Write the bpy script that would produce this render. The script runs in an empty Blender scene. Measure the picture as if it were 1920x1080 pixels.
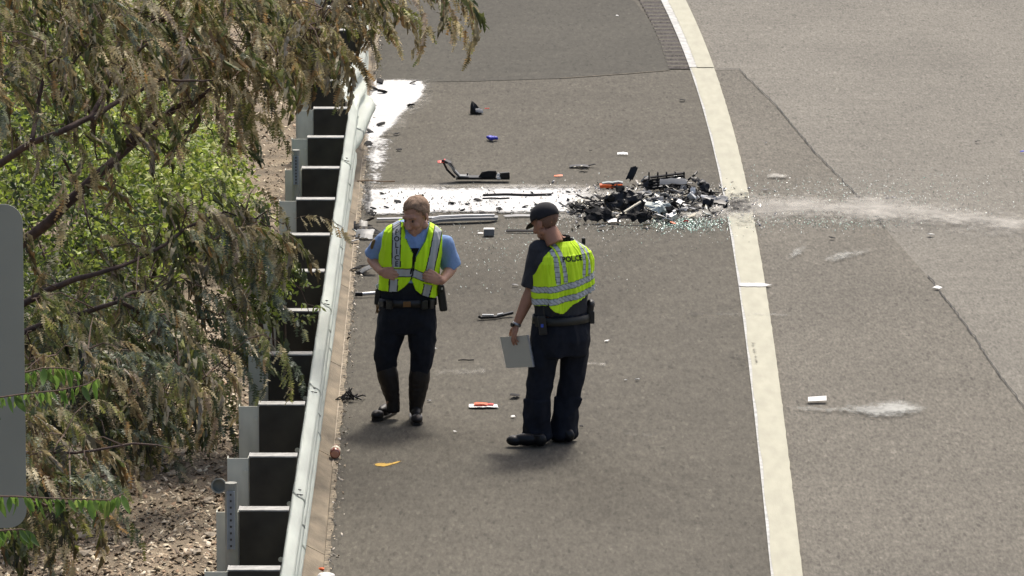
import bpy, bmesh, math, random
import numpy as np
from mathutils import Vector, Matrix, noise
from mathutils.bvhtree import BVHTree

random.seed(7); RNG = np.random.default_rng(7)
SC = bpy.context.scene
COL = SC.collection
R = math.radians

# ------------------------------------------------------------------ camera, sky, sun, exposure
CAM_H, CAM_PITCH, CAM_F = 10.0, R(10.0), 12140.0       # height, tilt below the horizon, focal length in pixels of a 1920 wide picture
cd = bpy.data.cameras.new("camera"); cam = bpy.data.objects.new("camera", cd); COL.objects.link(cam)
cd.sensor_width = 36.0; cd.lens = CAM_F * 36.0 / 1920.0; cd.clip_start = 0.5; cd.clip_end = 2000
cam.location = (0, 0, CAM_H); cam.rotation_euler = (R(90) - CAM_PITCH, 0, 0)
SC.camera = cam
SUN_EL, SUN_AZ = R(57), R(16)                           # azimuth: clockwise from +Y (the way the camera looks)
W = bpy.data.worlds.new("World"); SC.world = W; W.use_nodes = True
nt = W.node_tree; bg = nt.nodes["Background"]
sk = nt.nodes.new("ShaderNodeTexSky"); sk.sky_type = 'NISHITA'; sk.sun_disc = False
sk.sun_elevation = SUN_EL; sk.sun_rotation = SUN_AZ; sk.dust_density = 6.0; sk.air_density = 1.0; sk.ozone_density = 1.0
nt.links.new(sk.outputs[0], bg.inputs[0]); bg.inputs[1].default_value = 0.15
sl = bpy.data.lights.new("sun", 'SUN'); sl.energy = 2.8; sl.angle = R(9); sl.color = (1.0, 0.955, 0.87)
sun = bpy.data.objects.new("sun", sl); COL.objects.link(sun)
sd = Vector((math.sin(SUN_AZ) * math.cos(SUN_EL), math.cos(SUN_AZ) * math.cos(SUN_EL), math.sin(SUN_EL)))
sun.rotation_euler = sd.to_track_quat('Z', 'Y').to_euler(); sun.location = sd * 80
SC.view_settings.view_transform = 'Standard'; SC.view_settings.look = 'None'
SC.view_settings.exposure = 0.33; SC.view_settings.gamma = 1.0; SC.view_settings.use_curve_mapping = False

# ------------------------------------------------------------------ measuring: where a point seen in the photograph stands
def G(px, py, z=0.0):
    "point at height z that the photograph shows at (px, py)"
    x = (px - 960) / CAM_F; u = (540 - py) / CAM_F
    dy = math.cos(CAM_PITCH) + u * math.sin(CAM_PITCH); dz = -math.sin(CAM_PITCH) + u * math.cos(CAM_PITCH)
    t = (z - CAM_H) / dz
    return Vector((x * t, dy * t, z))
def J(px, py, Y):
    "point at distance Y that the photograph shows at (px, py)"
    x = (px - 960) / CAM_F; u = (540 - py) / CAM_F
    dy = math.cos(CAM_PITCH) + u * math.sin(CAM_PITCH); dz = -math.sin(CAM_PITCH) + u * math.cos(CAM_PITCH)
    t = Y / dy
    return Vector((x * t, Y, CAM_H + dz * t))
def interp(tab, v):
    xs = [a[0] for a in tab]
    return [float(np.interp(v, xs, [a[k] for a in tab])) for k in range(1, len(tab[0]))]

# ------------------------------------------------------------------ materials
def S(r, g, b):
    f = lambda c: ((c / 255 + 0.055) / 1.055) ** 2.4 if c > 10 else c / 255 / 12.92
    return (f(r), f(g), f(b), 1)
def mat(name, col, rough=0.7, metal=0.0, spec=0.5, nscale=0, namt=0.0, bump=0.0, bscale=0, trans=0.0, coord='Object', stretch=(1, 1, 1), attr=None, detail=4, coat=0.0):
    m = bpy.data.materials.new(name); m.use_nodes = True; t = m.node_tree; N = t.nodes; L = t.links
    b = N["Principled BSDF"]; b.inputs["Roughness"].default_value = rough; b.inputs["Metallic"].default_value = metal
    b.inputs["Specular IOR Level"].default_value = spec
    if coat: b.inputs["Coat Weight"].default_value = coat
    if len(col) == 3: col = (*col, 1)
    src = None
    if attr:
        a = N.new("ShaderNodeAttribute"); a.attribute_name = attr; src = a.outputs["Color"]
    tc = N.new("ShaderNodeTexCoord"); mp = N.new("ShaderNodeMapping"); L.new(tc.outputs[coord], mp.inputs[0]); mp.inputs["Scale"].default_value = stretch
    if nscale:
        n = N.new("ShaderNodeTexNoise"); n.inputs["Scale"].default_value = nscale; n.inputs["Detail"].default_value = detail; L.new(mp.outputs[0], n.inputs[0])
        mr = N.new("ShaderNodeMapRange"); mr.inputs[1].default_value = .3; mr.inputs[2].default_value = .7; mr.inputs[3].default_value = 1 - namt; mr.inputs[4].default_value = 1 + namt
        L.new(n.outputs[0], mr.inputs[0])
        mx = N.new("ShaderNodeVectorMath"); mx.operation = 'SCALE'
        if src: L.new(src, mx.inputs[0])
        else: mx.inputs[0].default_value = col[:3]
        L.new(mr.outputs[0], mx.inputs[3]); src = mx.outputs[0]
    if src: L.new(src, b.inputs["Base Color"])
    else: b.inputs["Base Color"].default_value = col
    if bump:
        n2 = N.new("ShaderNodeTexNoise"); n2.inputs["Scale"].default_value = bscale or nscale; n2.inputs["Detail"].default_value = 3; L.new(mp.outputs[0], n2.inputs[0])
        bp = N.new("ShaderNodeBump"); bp.inputs["Strength"].default_value = 1.0; bp.inputs["Distance"].default_value = bump; L.new(n2.outputs[0], bp.inputs["Height"]); L.new(bp.outputs[0], b.inputs["Normal"])
    if trans:
        tr = N.new("ShaderNodeBsdfTranslucent"); ms = N.new("ShaderNodeMixShader"); ms.inputs[0].default_value = trans
        if src: L.new(src, tr.inputs[0])
        else: tr.inputs[0].default_value = col
        L.new(b.outputs[0], ms.inputs[1]); L.new(tr.outputs[0], ms.inputs[2]); L.new(ms.outputs[0], N["Material Output"].inputs[0])
    return m

def asphalt(name, col, grain=0.42, seed=0.0):
    m = bpy.data.materials.new(name); m.use_nodes = True; t = m.node_tree; N = t.nodes; L = t.links
    b = N["Principled BSDF"]; b.inputs["Roughness"].default_value = 0.93; b.inputs["Specular IOR Level"].default_value = 0.25
    tc = N.new("ShaderNodeTexCoord"); mp = N.new("ShaderNodeMapping"); L.new(tc.outputs["Object"], mp.inputs[0]); mp.inputs["Location"].default_value = (seed, seed * 2, 0)
    def nz(scale, det, lo, hi, st=(1, 1, 1)):
        q = N.new("ShaderNodeMapping"); q.inputs["Scale"].default_value = st; L.new(mp.outputs[0], q.inputs[0])
        n = N.new("ShaderNodeTexNoise"); n.inputs["Scale"].default_value = scale; n.inputs["Detail"].default_value = det; n.inputs["Roughness"].default_value = .65; L.new(q.outputs[0], n.inputs[0])
        r = N.new("ShaderNodeMapRange"); r.inputs[1].default_value = .28; r.inputs[2].default_value = .72; r.inputs[3].default_value = lo; r.inputs[4].default_value = hi; L.new(n.outputs[0], r.inputs[0]); return r.outputs[0]
    def mul(a, c):
        x = N.new("ShaderNodeMath"); x.operation = 'MULTIPLY'; L.new(a, x.inputs[0]); L.new(c, x.inputs[1]); return x.outputs[0]
    g = nz(46, 3, 1 - grain, 1 + grain, (1, .2, 1))
    g = mul(g, nz(15, 3, .84, 1.16, (1, .28, 1)))
    g = mul(g, nz(.55, 4, .87, 1.13, (1.0, .6, 1)))
    g = mul(g, nz(1.9, 3, .95, 1.05, (.35, 1.6, 1)))
    # pale and dark single stones
    v = N.new("ShaderNodeTexVoronoi"); v.inputs["Scale"].default_value = 46; q = N.new("ShaderNodeMapping"); q.inputs["Scale"].default_value = (1, .22, 1); L.new(mp.outputs[0], q.inputs[0]); L.new(q.outputs[0], v.inputs[0])
    sx = N.new("ShaderNodeSeparateColor"); L.new(v.outputs["Color"], sx.inputs[0])
    r = N.new("ShaderNodeValToRGB"); e = r.color_ramp.elements; e[0].position = 0; e[0].color = (.70, .70, .70, 1); e[1].position = 1; e[1].color = (1.28, 1.28, 1.28, 1)
    a = e.new(.08); a.color = (1, 1, 1, 1); a = e.new(.95); a.color = (1, 1, 1, 1); L.new(sx.outputs[0], r.inputs[0])
    g = mul(g, r.outputs[0])
    mx = N.new("ShaderNodeVectorMath"); mx.operation = 'SCALE'; mx.inputs[0].default_value = col[:3]; L.new(g, mx.inputs[3]); L.new(mx.outputs[0], b.inputs["Base Color"])
    bp = N.new("ShaderNodeBump"); bp.inputs["Strength"].default_value = .6; bp.inputs["Distance"].default_value = .004; L.new(g, bp.inputs["Height"]); L.new(bp.outputs[0], b.inputs["Normal"])
    return m

def speckle(name, col, scale=26, rough=.95, spec=.2, blend=.21, top=1.0):
    "material of loose powder or scuffs lying on the road: as dense as the mesh attribute 'dens' says, broken up into grains"
    m = bpy.data.materials.new(name); m.use_nodes = True; t = m.node_tree; N = t.nodes; L = t.links
    b = N["Principled BSDF"]; b.inputs["Roughness"].default_value = rough; b.inputs["Specular IOR Level"].default_value = spec
    tc = N.new("ShaderNodeTexCoord")
    vn = N.new("ShaderNodeTexNoise"); vn.inputs["Scale"].default_value = 3.5; vn.inputs["Detail"].default_value = 6; L.new(tc.outputs["Object"], vn.inputs[0])
    vr = N.new("ShaderNodeMapRange"); vr.inputs[1].default_value = .35; vr.inputs[2].default_value = .65; vr.inputs[3].default_value = .80; vr.inputs[4].default_value = 1.12; L.new(vn.outputs[0], vr.inputs[0])
    vs = N.new("ShaderNodeVectorMath"); vs.operation = 'SCALE'; vs.inputs[0].default_value = col[:3]; L.new(vr.outputs[0], vs.inputs[3]); L.new(vs.outputs[0], b.inputs["Base Color"])
    def nz(s, d, st):
        q = N.new("ShaderNodeMapping"); q.inputs["Scale"].default_value = st; L.new(tc.outputs["Object"], q.inputs[0])
        n = N.new("ShaderNodeTexNoise"); n.inputs["Scale"].default_value = s; n.inputs["Detail"].default_value = d; L.new(q.outputs[0], n.inputs[0]); return n.outputs[0]
    a = N.new("ShaderNodeAttribute"); a.attribute_name = "dens"
    n1 = nz(scale, 3, (1, .45, 1)); n2 = nz(2.2, 3, (1, .5, 1))
    ad = N.new("ShaderNodeMath"); ad.operation = 'MULTIPLY_ADD'; ad.inputs[1].default_value = .8; L.new(n1, ad.inputs[0]); 
    m2 = N.new("ShaderNodeMath"); m2.operation = 'MULTIPLY'; m2.inputs[1].default_value = .8; L.new(n2, m2.inputs[0]); L.new(m2.outputs[0], ad.inputs[2])
    # noise sum is about .8 with a spread of .25; compare with 1.35*dens
    de = N.new("ShaderNodeMath"); de.operation = 'MULTIPLY'; de.inputs[1].default_value = 1.3; L.new(a.outputs["Fac"], de.inputs[0])
    su = N.new("ShaderNodeMath"); su.operation = 'SUBTRACT'; L.new(de.outputs[0], su.inputs[0]); L.new(ad.outputs[0], su.inputs[1])
    mr = N.new("ShaderNodeMapRange"); mr.inputs[1].default_value = -blend; mr.inputs[2].default_value = blend; mr.inputs[4].default_value = top; L.new(su.outputs[0], mr.inputs[0]); mr.interpolation_type = 'SMOOTHSTEP'
    tr = N.new("ShaderNodeBsdfTransparent"); ms = N.new("ShaderNodeMixShader"); L.new(mr.outputs[0], ms.inputs[0]); L.new(tr.outputs[0], ms.inputs[1]); L.new(b.outputs[0], ms.inputs[2]); L.new(ms.outputs[0], N["Material Output"].inputs[0])
    return m

M = {}
M['lane'] = asphalt('lane_asphalt', (.155, .1445, .122), .32, 3)
M['lane_mid'] = asphalt('lane_asphalt_older', (.125, .1145, .094), .34, 9)
M['shoulder'] = asphalt('shoulder_asphalt', (.089, .081, .0645), .26, 1)
M['patch'] = asphalt('patch_asphalt', (.064, .060, .0485), .16, 5)
M['wedge'] = asphalt('dark_asphalt', (.062, .055, .052), .25, 6)
M['groove'] = asphalt('groove_asphalt', (.060, .053, .048), .6, 2)
M['seam'] = mat('seam_tar', (.035, .031, .028), .9, nscale=9, namt=.4)
M['paint'] = mat('line_paint', (.360, .348, .270), .85, nscale=7, namt=.09, stretch=(1.6, .35, 1), bump=.002, bscale=60)
M['paint_old'] = mat('old_line_paint', (.40, .40, .38), .8, nscale=12, namt=.25)
M['curb'] = mat('curb_concrete', (.195, .158, .108), .92, nscale=5, namt=.42, bump=.006, bscale=60, stretch=(1, .5, 1))
M['curb_gap'] = mat('gutter_grit', (.20, .165, .115), .95, nscale=22, namt=.65, bump=.01, bscale=40)
M['dirt'] = mat('dirt', (.185, .145, .098), .97, nscale=2.6, namt=.4, bump=.02, bscale=30, detail=8)
M['galv'] = mat('galvanised_steel', (.70, .74, .685), .6, .05, nscale=2.2, namt=.13, stretch=(3, .5, 3), bump=.0015, bscale=30)
M['post'] = mat('weathered_post', (.50, .50, .42), .8, .0, nscale=4, namt=.30, stretch=(1, 1, .5))
M['block'] = mat('dark_block', (.042, .038, .030), .85, spec=.25, nscale=5, namt=.3)
M['blocktop'] = mat('pale_cap', (.31, .305, .28), .7, nscale=18, namt=.3)  # cap coloured paler than the block under it
M['bolt'] = mat('bolt_dark', (.05, .05, .05), .6, .5)
M['deline'] = mat('delineator_resin', (.25, .25, .21), .6, nscale=6, namt=.2)
M['deline_in'] = mat('delineator_channel', (.24, .28, .33), .45, .6, nscale=6, namt=.2)
M['sign'] = mat('sign_back', (.275, .290, .250), .7, .0, nscale=1.6, namt=.07, bump=.001, bscale=5)
M['bark'] = mat('bark', (.070, .046, .037), .95, nscale=14, namt=.35, bump=.012, bscale=22, stretch=(1, 1, .4))
M['twig'] = mat('twig', (.10, .065, .045), .9, nscale=20, namt=.3)
M['frond'] = mat('wilted_leaf', (1, 1, 1), .5, attr='col', trans=.38, nscale=9, namt=.22)
M['leaf'] = mat('green_leaf', (1, 1, 1), .5, attr='col', trans=.42, nscale=6, namt=.2)
M['litter'] = mat('litter', (1, 1, 1), .85, attr='col')
M['rock'] = mat('rock', (.34, .285, .215), .9, nscale=8, namt=.25, bump=.01)
M['powder'] = speckle('absorbent_powder', (.66, .655, .635), 26, blend=.27)
M['dust'] = speckle('pale_dust', (.46, .44, .395), 20, blend=.55, top=.75)
M['chalk'] = speckle('pale_scuff', (.40, .40, .37), 24, blend=.38, top=.8)
M['scuff'] = speckle('dark_scuff', (.045, .043, .042), 22, blend=.3, top=.8)
M['wear'] = speckle('worn_dark_track', (.060, .053, .043), 9, blend=.8, top=.24)
M['yellow'] = speckle('spilled_mustard', (.62, .40, .10), 14)
M['black'] = mat('black_plastic', (.008, .008, .009), .42, spec=.3, nscale=12, namt=.4)
M['blackm'] = mat('matt_black_plastic', (.014, .014, .015), .8, spec=.2, nscale=12, namt=.4)
M['grey'] = mat('grey_plastic', (.16, .165, .17), .5, nscale=12, namt=.2)
M['silver'] = mat('brushed_silver', (.55, .56, .57), .32, .75, nscale=8, namt=.15)
M['white'] = mat('white_plastic', (.72, .71, .68), .5, nscale=9, namt=.08)
M['cream'] = mat('cream_plastic', (.55, .50, .38), .5, nscale=9, namt=.12)
M['amber'] = mat('amber_lens', (.80, .16, .03), .3, trans=.25)
M['redp'] = mat('red_lens', (.80, .05, .03), .35, trans=.2)
M['clear'] = mat('clear_lens', (.30, .34, .33), .25, .2, spec=.6)
M['bluep'] = mat('blue_nitrile', (.045, .055, .50), .5, trans=.15)
M['wood'] = mat('stick_wood', (.22, .15, .09), .9)
M['glass'] = mat('glass_crumb', (1, 1, 1), .12, 0, spec=1.0, attr='col')
M['skin'] = mat('skin', (.42, .225, .155), .5, nscale=22, namt=.07, spec=.35)
M['skin2'] = mat('skin_tanned', (.34, .17, .108), .5, nscale=22, namt=.07, spec=.35)
M['hair'] = mat('short_hair', (.24, .150, .095), .75, nscale=120, namt=.35, bump=.003, bscale=260)
M['hair2'] = mat('stubble_and_shaded_eye', (.17, .095, .065), .8, nscale=120, namt=.3, bump=.002, bscale=260)
M['lips'] = mat('lips', (.26, .10, .08), .5)
M['navy'] = mat('navy_trousers', (.0095, .0115, .018), .88, nscale=26, namt=.2, bump=.002, bscale=60, spec=.25)
M['boot'] = mat('brown_black_boot', (.012, .009, .008), .5, nscale=20, namt=.3, spec=.3)
M['shoe'] = mat('polished_shoe', (.006, .006, .007), .42, spec=.3)
M['shirt'] = mat('light_blue_shirt', (.19, .30, .55), .85, nscale=60, namt=.08, bump=.001, bscale=120)
M['shirt2'] = mat('charcoal_shirt', (.026, .027, .033), .9, nscale=60, namt=.12)
M['under'] = mat('dark_undershirt', (.012, .012, .014), .9)
M['leather'] = mat('black_leather', (.008, .008, .008), .45)
M['belt2'] = mat('olive_black_belt', (.018, .018, .014), .6)
M['brass'] = mat('brass_buckle', (.16, .09, .04), .4, .7)
M['cap'] = mat('navy_cap', (.012, .012, .016), .9, nscale=40, namt=.15)
M['vest'] = mat('vest_fabric', (1, 1, 1), .62, attr='col', trans=.16, spec=.3)
M['ink'] = mat('black_print', (.010, .011, .012), .8)
M['bluelight'] = mat('blue_screen', (.03, .08, .45), .3)
M['paper'] = mat('paper', (.74, .73, .69), .85)
M['card'] = mat('grey_card_cover', (.46, .425, .34), .8, nscale=5, namt=.04)
M['wire'] = mat('wire_spiral', (.55, .56, .60), .3, .7)
M['watch'] = mat('watch_steel', (.30, .30, .30), .3, .8)
M['cola'] = mat('brown_bottle', (.30, .10, .055), .2, spec=.8)
M['pink'] = mat('copper_cap', (.52, .25, .17), .5)
M['patchg'] = mat('shoulder_patch_gold', (.16, .10, .03), .8)

# ------------------------------------------------------------------ object helpers
def link(name, me, m=None, parent=None):
    if m is not None:
        for x in (m if isinstance(m, (list, tuple)) else [m]): me.materials.append(x)
    o = bpy.data.objects.new(name, me); COL.objects.link(o)
    if parent is not None: o.parent = parent
    return o
def obj(name, bm, m, parent=None, smooth=False):
    me = bpy.data.meshes.new(name); bm.normal_update(); bm.to_mesh(me); bm.free()
    if smooth: me.polygons.foreach_set('use_smooth', [True] * len(me.polygons))
    return link(name, me, m, parent)
def raw(name, V, F, m, parent=None, smooth=False, col=None):
    me = bpy.data.meshes.new(name); me.from_pydata([tuple(v) for v in V], [], [tuple(f) for f in F]); me.update()
    if smooth: me.polygons.foreach_set('use_smooth', [True] * len(me.polygons))
    if col is not None: setcol(me, col)
    return link(name, me, m, parent)
def npmesh(name, V, Fq, col, m, parent=None, smooth=False):
    "V (n,3), Fq (k,3|4) arrays, col (n,3)"
    me = bpy.data.meshes.new(name); n, k, w = len(V), len(Fq), Fq.shape[1]
    me.vertices.add(n); me.vertices.foreach_set('co', np.asarray(V, np.float32).ravel())
    me.loops.add(k * w); me.loops.foreach_set('vertex_index', np.asarray(Fq, np.int32).ravel())
    me.polygons.add(k); me.polygons.foreach_set('loop_start', np.arange(0, k * w, w, dtype=np.int32))
    me.update(calc_edges=True); me.validate()
    if col is not None: setcol(me, col)
    if smooth: me.polygons.foreach_set('use_smooth', [True] * len(me.polygons))
    return link(name, me, m, parent)
def setcol(me, col):
    a = me.color_attributes.new('col', 'FLOAT_COLOR', 'POINT'); c = np.ones((len(me.vertices), 4), np.float32); c[:, :3] = np.asarray(col)[:, :3]
    a.data.foreach_set('color', c.ravel())
def tag(o, label=None, cat=None, group=None, kind=None):
    if label: o['label'] = label
    if cat: o['category'] = cat
    if group: o['group'] = group
    if kind: o['kind'] = kind
    return o
def thing(name, label, cat, loc=(0, 0, 0), group=None):
    o = bpy.data.objects.new(name, None); COL.objects.link(o); o.location = loc; o.empty_display_size = .1
    return tag(o, label, cat, group)
def box(bm, c, s, rot=None, bevel=0):
    r = bmesh.ops.create_cube(bm, size=1.0); vs = r['verts']
    Mx = Matrix.Translation(c) @ (rot.to_4x4() if rot else Matrix()) @ Matrix.Diagonal((*s, 1))
    bmesh.ops.transform(bm, matrix=Mx, verts=vs)
    if bevel:
        es = list({e for v in vs for e in v.link_edges}); bmesh.ops.bevel(bm, geom=es, offset=bevel, segments=2, affect='EDGES', profile=.6)
def tube(bm, pts, rad, n=8, cap=True):
    "swept tube through points; rad a number or a list"
    pts = [Vector(p) for p in pts]; k = len(pts); rad = rad if isinstance(rad, (list, tuple)) else [rad] * k
    rings = []; up = Vector((0, 0, 1)); prev = None
    for i, p in enumerate(pts):
        d = (pts[min(i + 1, k - 1)] - pts[max(i - 1, 0)]).normalized()
        a = prev if prev is not None else (up if abs(d.z) < .9 else Vector((1, 0, 0)))
        a = (a - d * a.dot(d)).normalized(); b = d.cross(a); prev = a
        rings.append([bm.verts.new(p + (a * math.cos(t) + b * math.sin(t)) * rad[i]) for t in [2 * math.pi * j / n for j in range(n)]])
    for A, B in zip(rings, rings[1:]):
        for j in range(n): bm.faces.new((A[j], A[(j + 1) % n], B[(j + 1) % n], B[j]))
    if cap and n > 2: bm.faces.new(rings[0][::-1]); bm.faces.new(rings[-1])
def ball(bm, c, r, rot=None, seg=16):
    q = bmesh.ops.create_uvsphere(bm, u_segments=seg, v_segments=max(6, seg // 2), radius=1.0)
    r = r if isinstance(r, (tuple, list, Vector)) else (r, r, r)
    bmesh.ops.transform(bm, matrix=Matrix.Translation(c) @ (rot.to_4x4() if rot else Matrix()) @ Matrix.Diagonal((*r, 1)), verts=q['verts'])
def limb(bm, pts, rad, seg=14):
    "chain of rounded tapered limbs, ready for fusing"
    for p, r in zip(pts, rad): ball(bm, p, r, seg=seg)
    tube(bm, pts, list(rad), n=seg)
def loft(bm, rings, n=28, e=2.3):
    "rings: (centre, half width, half depth[, rotation about z])"
    L = []
    for r in rings:
        c, a, b = Vector(r[0]), r[1], r[2]; rz = Matrix.Rotation(r[3] if len(r) > 3 else 0, 3, 'Z'); row = []
        for j in range(n):
            t = 2 * math.pi * j / n; ct, st = math.cos(t), math.sin(t)
            row.append(bm.verts.new(c + rz @ Vector((a * math.copysign(abs(ct) ** (2 / e), ct), b * math.copysign(abs(st) ** (2 / e), st), 0))))
        L.append(row)
    for A, B in zip(L, L[1:]):
        for j in range(n): bm.faces.new((A[j], A[(j + 1) % n], B[(j + 1) % n], B[j]))
    bm.faces.new(L[0][::-1]); bm.faces.new(L[-1])
def fuse(bm, voxel=.007, smooth=3, fac=.5):
    "one continuous surface out of overlapping closed pieces; returns a bmesh"
    bmesh.ops.recalc_face_normals(bm, faces=bm.faces)
    me = bpy.data.meshes.new("tmp"); bm.to_mesh(me); bm.free(); o = bpy.data.objects.new("tmp", me); COL.objects.link(o)
    r = o.modifiers.new("r", 'REMESH'); r.mode = 'VOXEL'; r.voxel_size = voxel; r.adaptivity = 0
    if smooth:
        s = o.modifiers.new("s", 'SMOOTH'); s.iterations = smooth; s.factor = fac
    ev = o.evaluated_get(bpy.context.evaluated_depsgraph_get()); out = bmesh.new(); out.from_mesh(ev.to_mesh()); ev.to_mesh_clear()
    bpy.data.objects.remove(o); bpy.data.meshes.remove(me)
    return out
def folds(bm, amt, scale, stretch=(1, 1, .35), seed=0, fn=None):
    bm.normal_update()
    mv = []
    for v in bm.verts:
        p = Vector((v.co.x * stretch[0], v.co.y * stretch[1], v.co.z * stretch[2])) * scale + Vector((seed, seed * 3, 0))
        d = (1 - abs(noise.noise(p)) * 2.2) * .7 + noise.noise(p * 2.3) * .4
        mv.append(v.co + v.normal * d * amt * (fn(v.co) if fn else 1))
    for v, c in zip(bm.verts, mv): v.co = c
def copy_tree(o, parent=None):
    kids = list(o.children); c = o.copy(); COL.objects.link(c); c.parent = parent
    for ch in kids: copy_tree(ch, c)
    return c

# ================================================================== THE SETTING
Y0, Y1 = 30.0, 130.0
def gy(py): return G(960, py).y
# outer edge of the curb (where it meets the shoulder) and the white line, measured at ground level
CURB = [(gy(y), G(x, y).x) for x, y in [(608, 1075), (625, 880), (640, 700), (657, 540), (667, 430), (680, 330), (689, 200), (703, 100)]]
RAIL = [(G(x, y, .84).y, G(x, y, .84).x) for x, y in [(529, 1062), (545, 955), (560, 853), (574, 757), (586, 664), (597, 583), (611, 508), (621, 440), (631, 373), (640, 315), (647, 257), (652, 203)]]
LINE = [(gy(y), G(a, y).x, G(b, y).x) for a, b, y in [(1449, 1502, 1075), (1427, 1480, 860), (1411, 1462, 700), (1390, 1438, 550), (1371, 1412, 430), (1350, 1395, 330), (1330, 1372, 240), (1303, 1345, 150), (1275, 1322, 70), (1239, 1280, 0)]]
def fitpoly(tab, deg=3, col=1):
    ys = np.array([t[0] for t in tab]); xs = np.array([t[col] for t in tab]); c = np.polyfit(ys - 55, xs, deg); lo, hi = ys.min(), ys.max(); d = np.polyder(c)
    def f(y):
        if y < lo: return float(np.polyval(c, lo - 55) + np.polyval(d, lo - 55) * (y - lo))
        if y > hi: return float(np.polyval(c, hi - 55) + np.polyval(d, hi - 55) * (y - hi) - .0022 * (y - hi) ** 2)
        return float(np.polyval(c, y - 55))
    return f
curb_x = fitpoly(CURB, 2); rail_x = fitpoly(RAIL, 2); line_l = fitpoly(LINE, 3, 1); line_r = fitpoly(LINE, 3, 2)
Y0 = 34.0

def strip(name, xa, xb, z, m, ya=Y0, yb=Y1, step=.5, parent=None, kind=None, nx=1):
    V, F = [], []; n = int((yb - ya) / step) + 1
    for i in range(n + 1):
        y = ya + (yb - ya) * i / n; a, b = (xa(y) if callable(xa) else xa), (xb(y) if callable(xb) else xb)
        for j in range(nx + 1): V.append((a + (b - a) * j / nx, y, z))
    w = nx + 1
    for i in range(n):
        for j in range(nx): F.append((i * w + j, i * w + j + 1, (i + 1) * w + j + 1, (i + 1) * w + j))
    o = raw(name, V, F, m, parent)
    if kind: o['kind'] = kind
    return o
def poly(name, pts, z, m, kind=None, parent=None):
    o = raw(name, [(p.x, p.y, z) for p in pts], [tuple(range(len(pts)))], m, parent)
    if kind: o['kind'] = kind
    return o

# ground out to the horizon
raw('ground', [(-600, -300, -.5), (600, -300, -.5), (600, 1500, -.5), (-600, 1500, -.5)], [(0, 1, 2, 3)], M['dirt'])['kind'] = 'structure'
# the roadway: lane asphalt, older lane strip, shoulder, newer patch: sheets 4 mm apart
strip('road', lambda y: curb_x(y) - .02, lambda y: curb_x(y) + 22, 0.0, M['lane'], -20, 300, 2, kind='structure')
seam_px = [(1290, 133), (1385, 131), (1460, 205), (1530, 290), (1600, 360), (1660, 430), (1740, 520), (1810, 610), (1870, 700), (1935, 785), (1990, 880), (2040, 980), (2080, 1085), (2140, 1300)]
sp = [G(x, y) for x, y in seam_px] + [Vector((5.6, 20, 0)), Vector((6.2, -20, 0))]
poly('lane_resurfacing', [Vector((line_l(y), y, 0)) for y in np.linspace(sp[0].y, sp[-1].y, 40)] + [p for p in sp[::-1]][0:-1], .004, M['lane_mid'], 'structure')
strip('shoulder', lambda y: curb_x(y) - .01, lambda y: line_l(y) + .1, .008, M['shoulder'], 20, 110, .6, kind='structure')
yp = gy(153)
pp = [Vector((curb_x(yp), yp, 0)), G(760, 156), G(900, 154), G(1050, 149), G(1170, 141), G(1256, 134), G(1247, 95), G(1225, 50), G(1190, 5), G(1100, -80), G(1000, -180)]
pl = [Vector((curb_x(y), y, 0)) for y in np.linspace(pp[-1].y, yp, 20)]
poly('asphalt_patch', pp + pl[:-1], .012, M['patch'], 'structure')
poly('dark_wedge', [G(1190, -10), G(1222, 40), G(1252, 78), G(1280, 112), G(1299, 132), G(1300, 118), G(1287, 88), G(1270, 50), G(1250, 12), G(1240, -10)], .0125, M['wedge'], 'structure')
def seam_line(name, pts, w, z, m=None):
    bm = bmesh.new(); pts = [Vector((p.x, p.y, 0)) for p in pts]; fine = []
    for a, b in zip(pts, pts[1:]):
        n = max(2, int((b - a).length / .12))
        for i in range(n): fine.append(a.lerp(b, i / n) + Vector((noise.noise(a.lerp(b, i / n) * 6) * .02, noise.noise(a.lerp(b, i / n) * 5 + Vector((9, 9, 9))) * .04, 0)))
    fine.append(pts[-1]); L = []
    for i, p in enumerate(fine):
        d = (fine[min(i + 1, len(fine) - 1)] - fine[max(i - 1, 0)]).normalized(); s = Vector((d.y, -d.x, 0)); q = w * (.55 + .9 * abs(noise.noise(p * 9)))
        L.append((bm.verts.new((p.x + s.x * q, p.y + s.y * q, z)), bm.verts.new((p.x - s.x * q, p.y - s.y * q, z))))
    for A, B in zip(L, L[1:]): bm.faces.new((A[0], A[1], B[1], B[0]))
    return tag(obj(name, bm, m or M['seam']), kind='structure')
seam_line('pavement_seam', sp[1:6], .0075, .0165); seam_line('pavement_seam', sp[6:14], .0075, .0165)
seam_line('pavement_seam', [G(1345, 132), G(1385, 131)], .014, .0165)
seam_line('pavement_seam', pp[3:6], .008, .0165, M['curb_gap'])
# old and new edge line
strip('old_edge_line', lambda y: line_l(y) - .018, lambda y: line_l(y) + .05, .0172, M['paint_old'], 20, 110, .4, kind='structure')
strip('edge_line', lambda y: line_l(y) + .006 * math.sin(y * 3) , lambda y: line_r(y) + .006 * noise.noise(Vector((y * 4, 0, 0))), .0212, M['paint'], 20, 110, .12, kind='structure')
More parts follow.
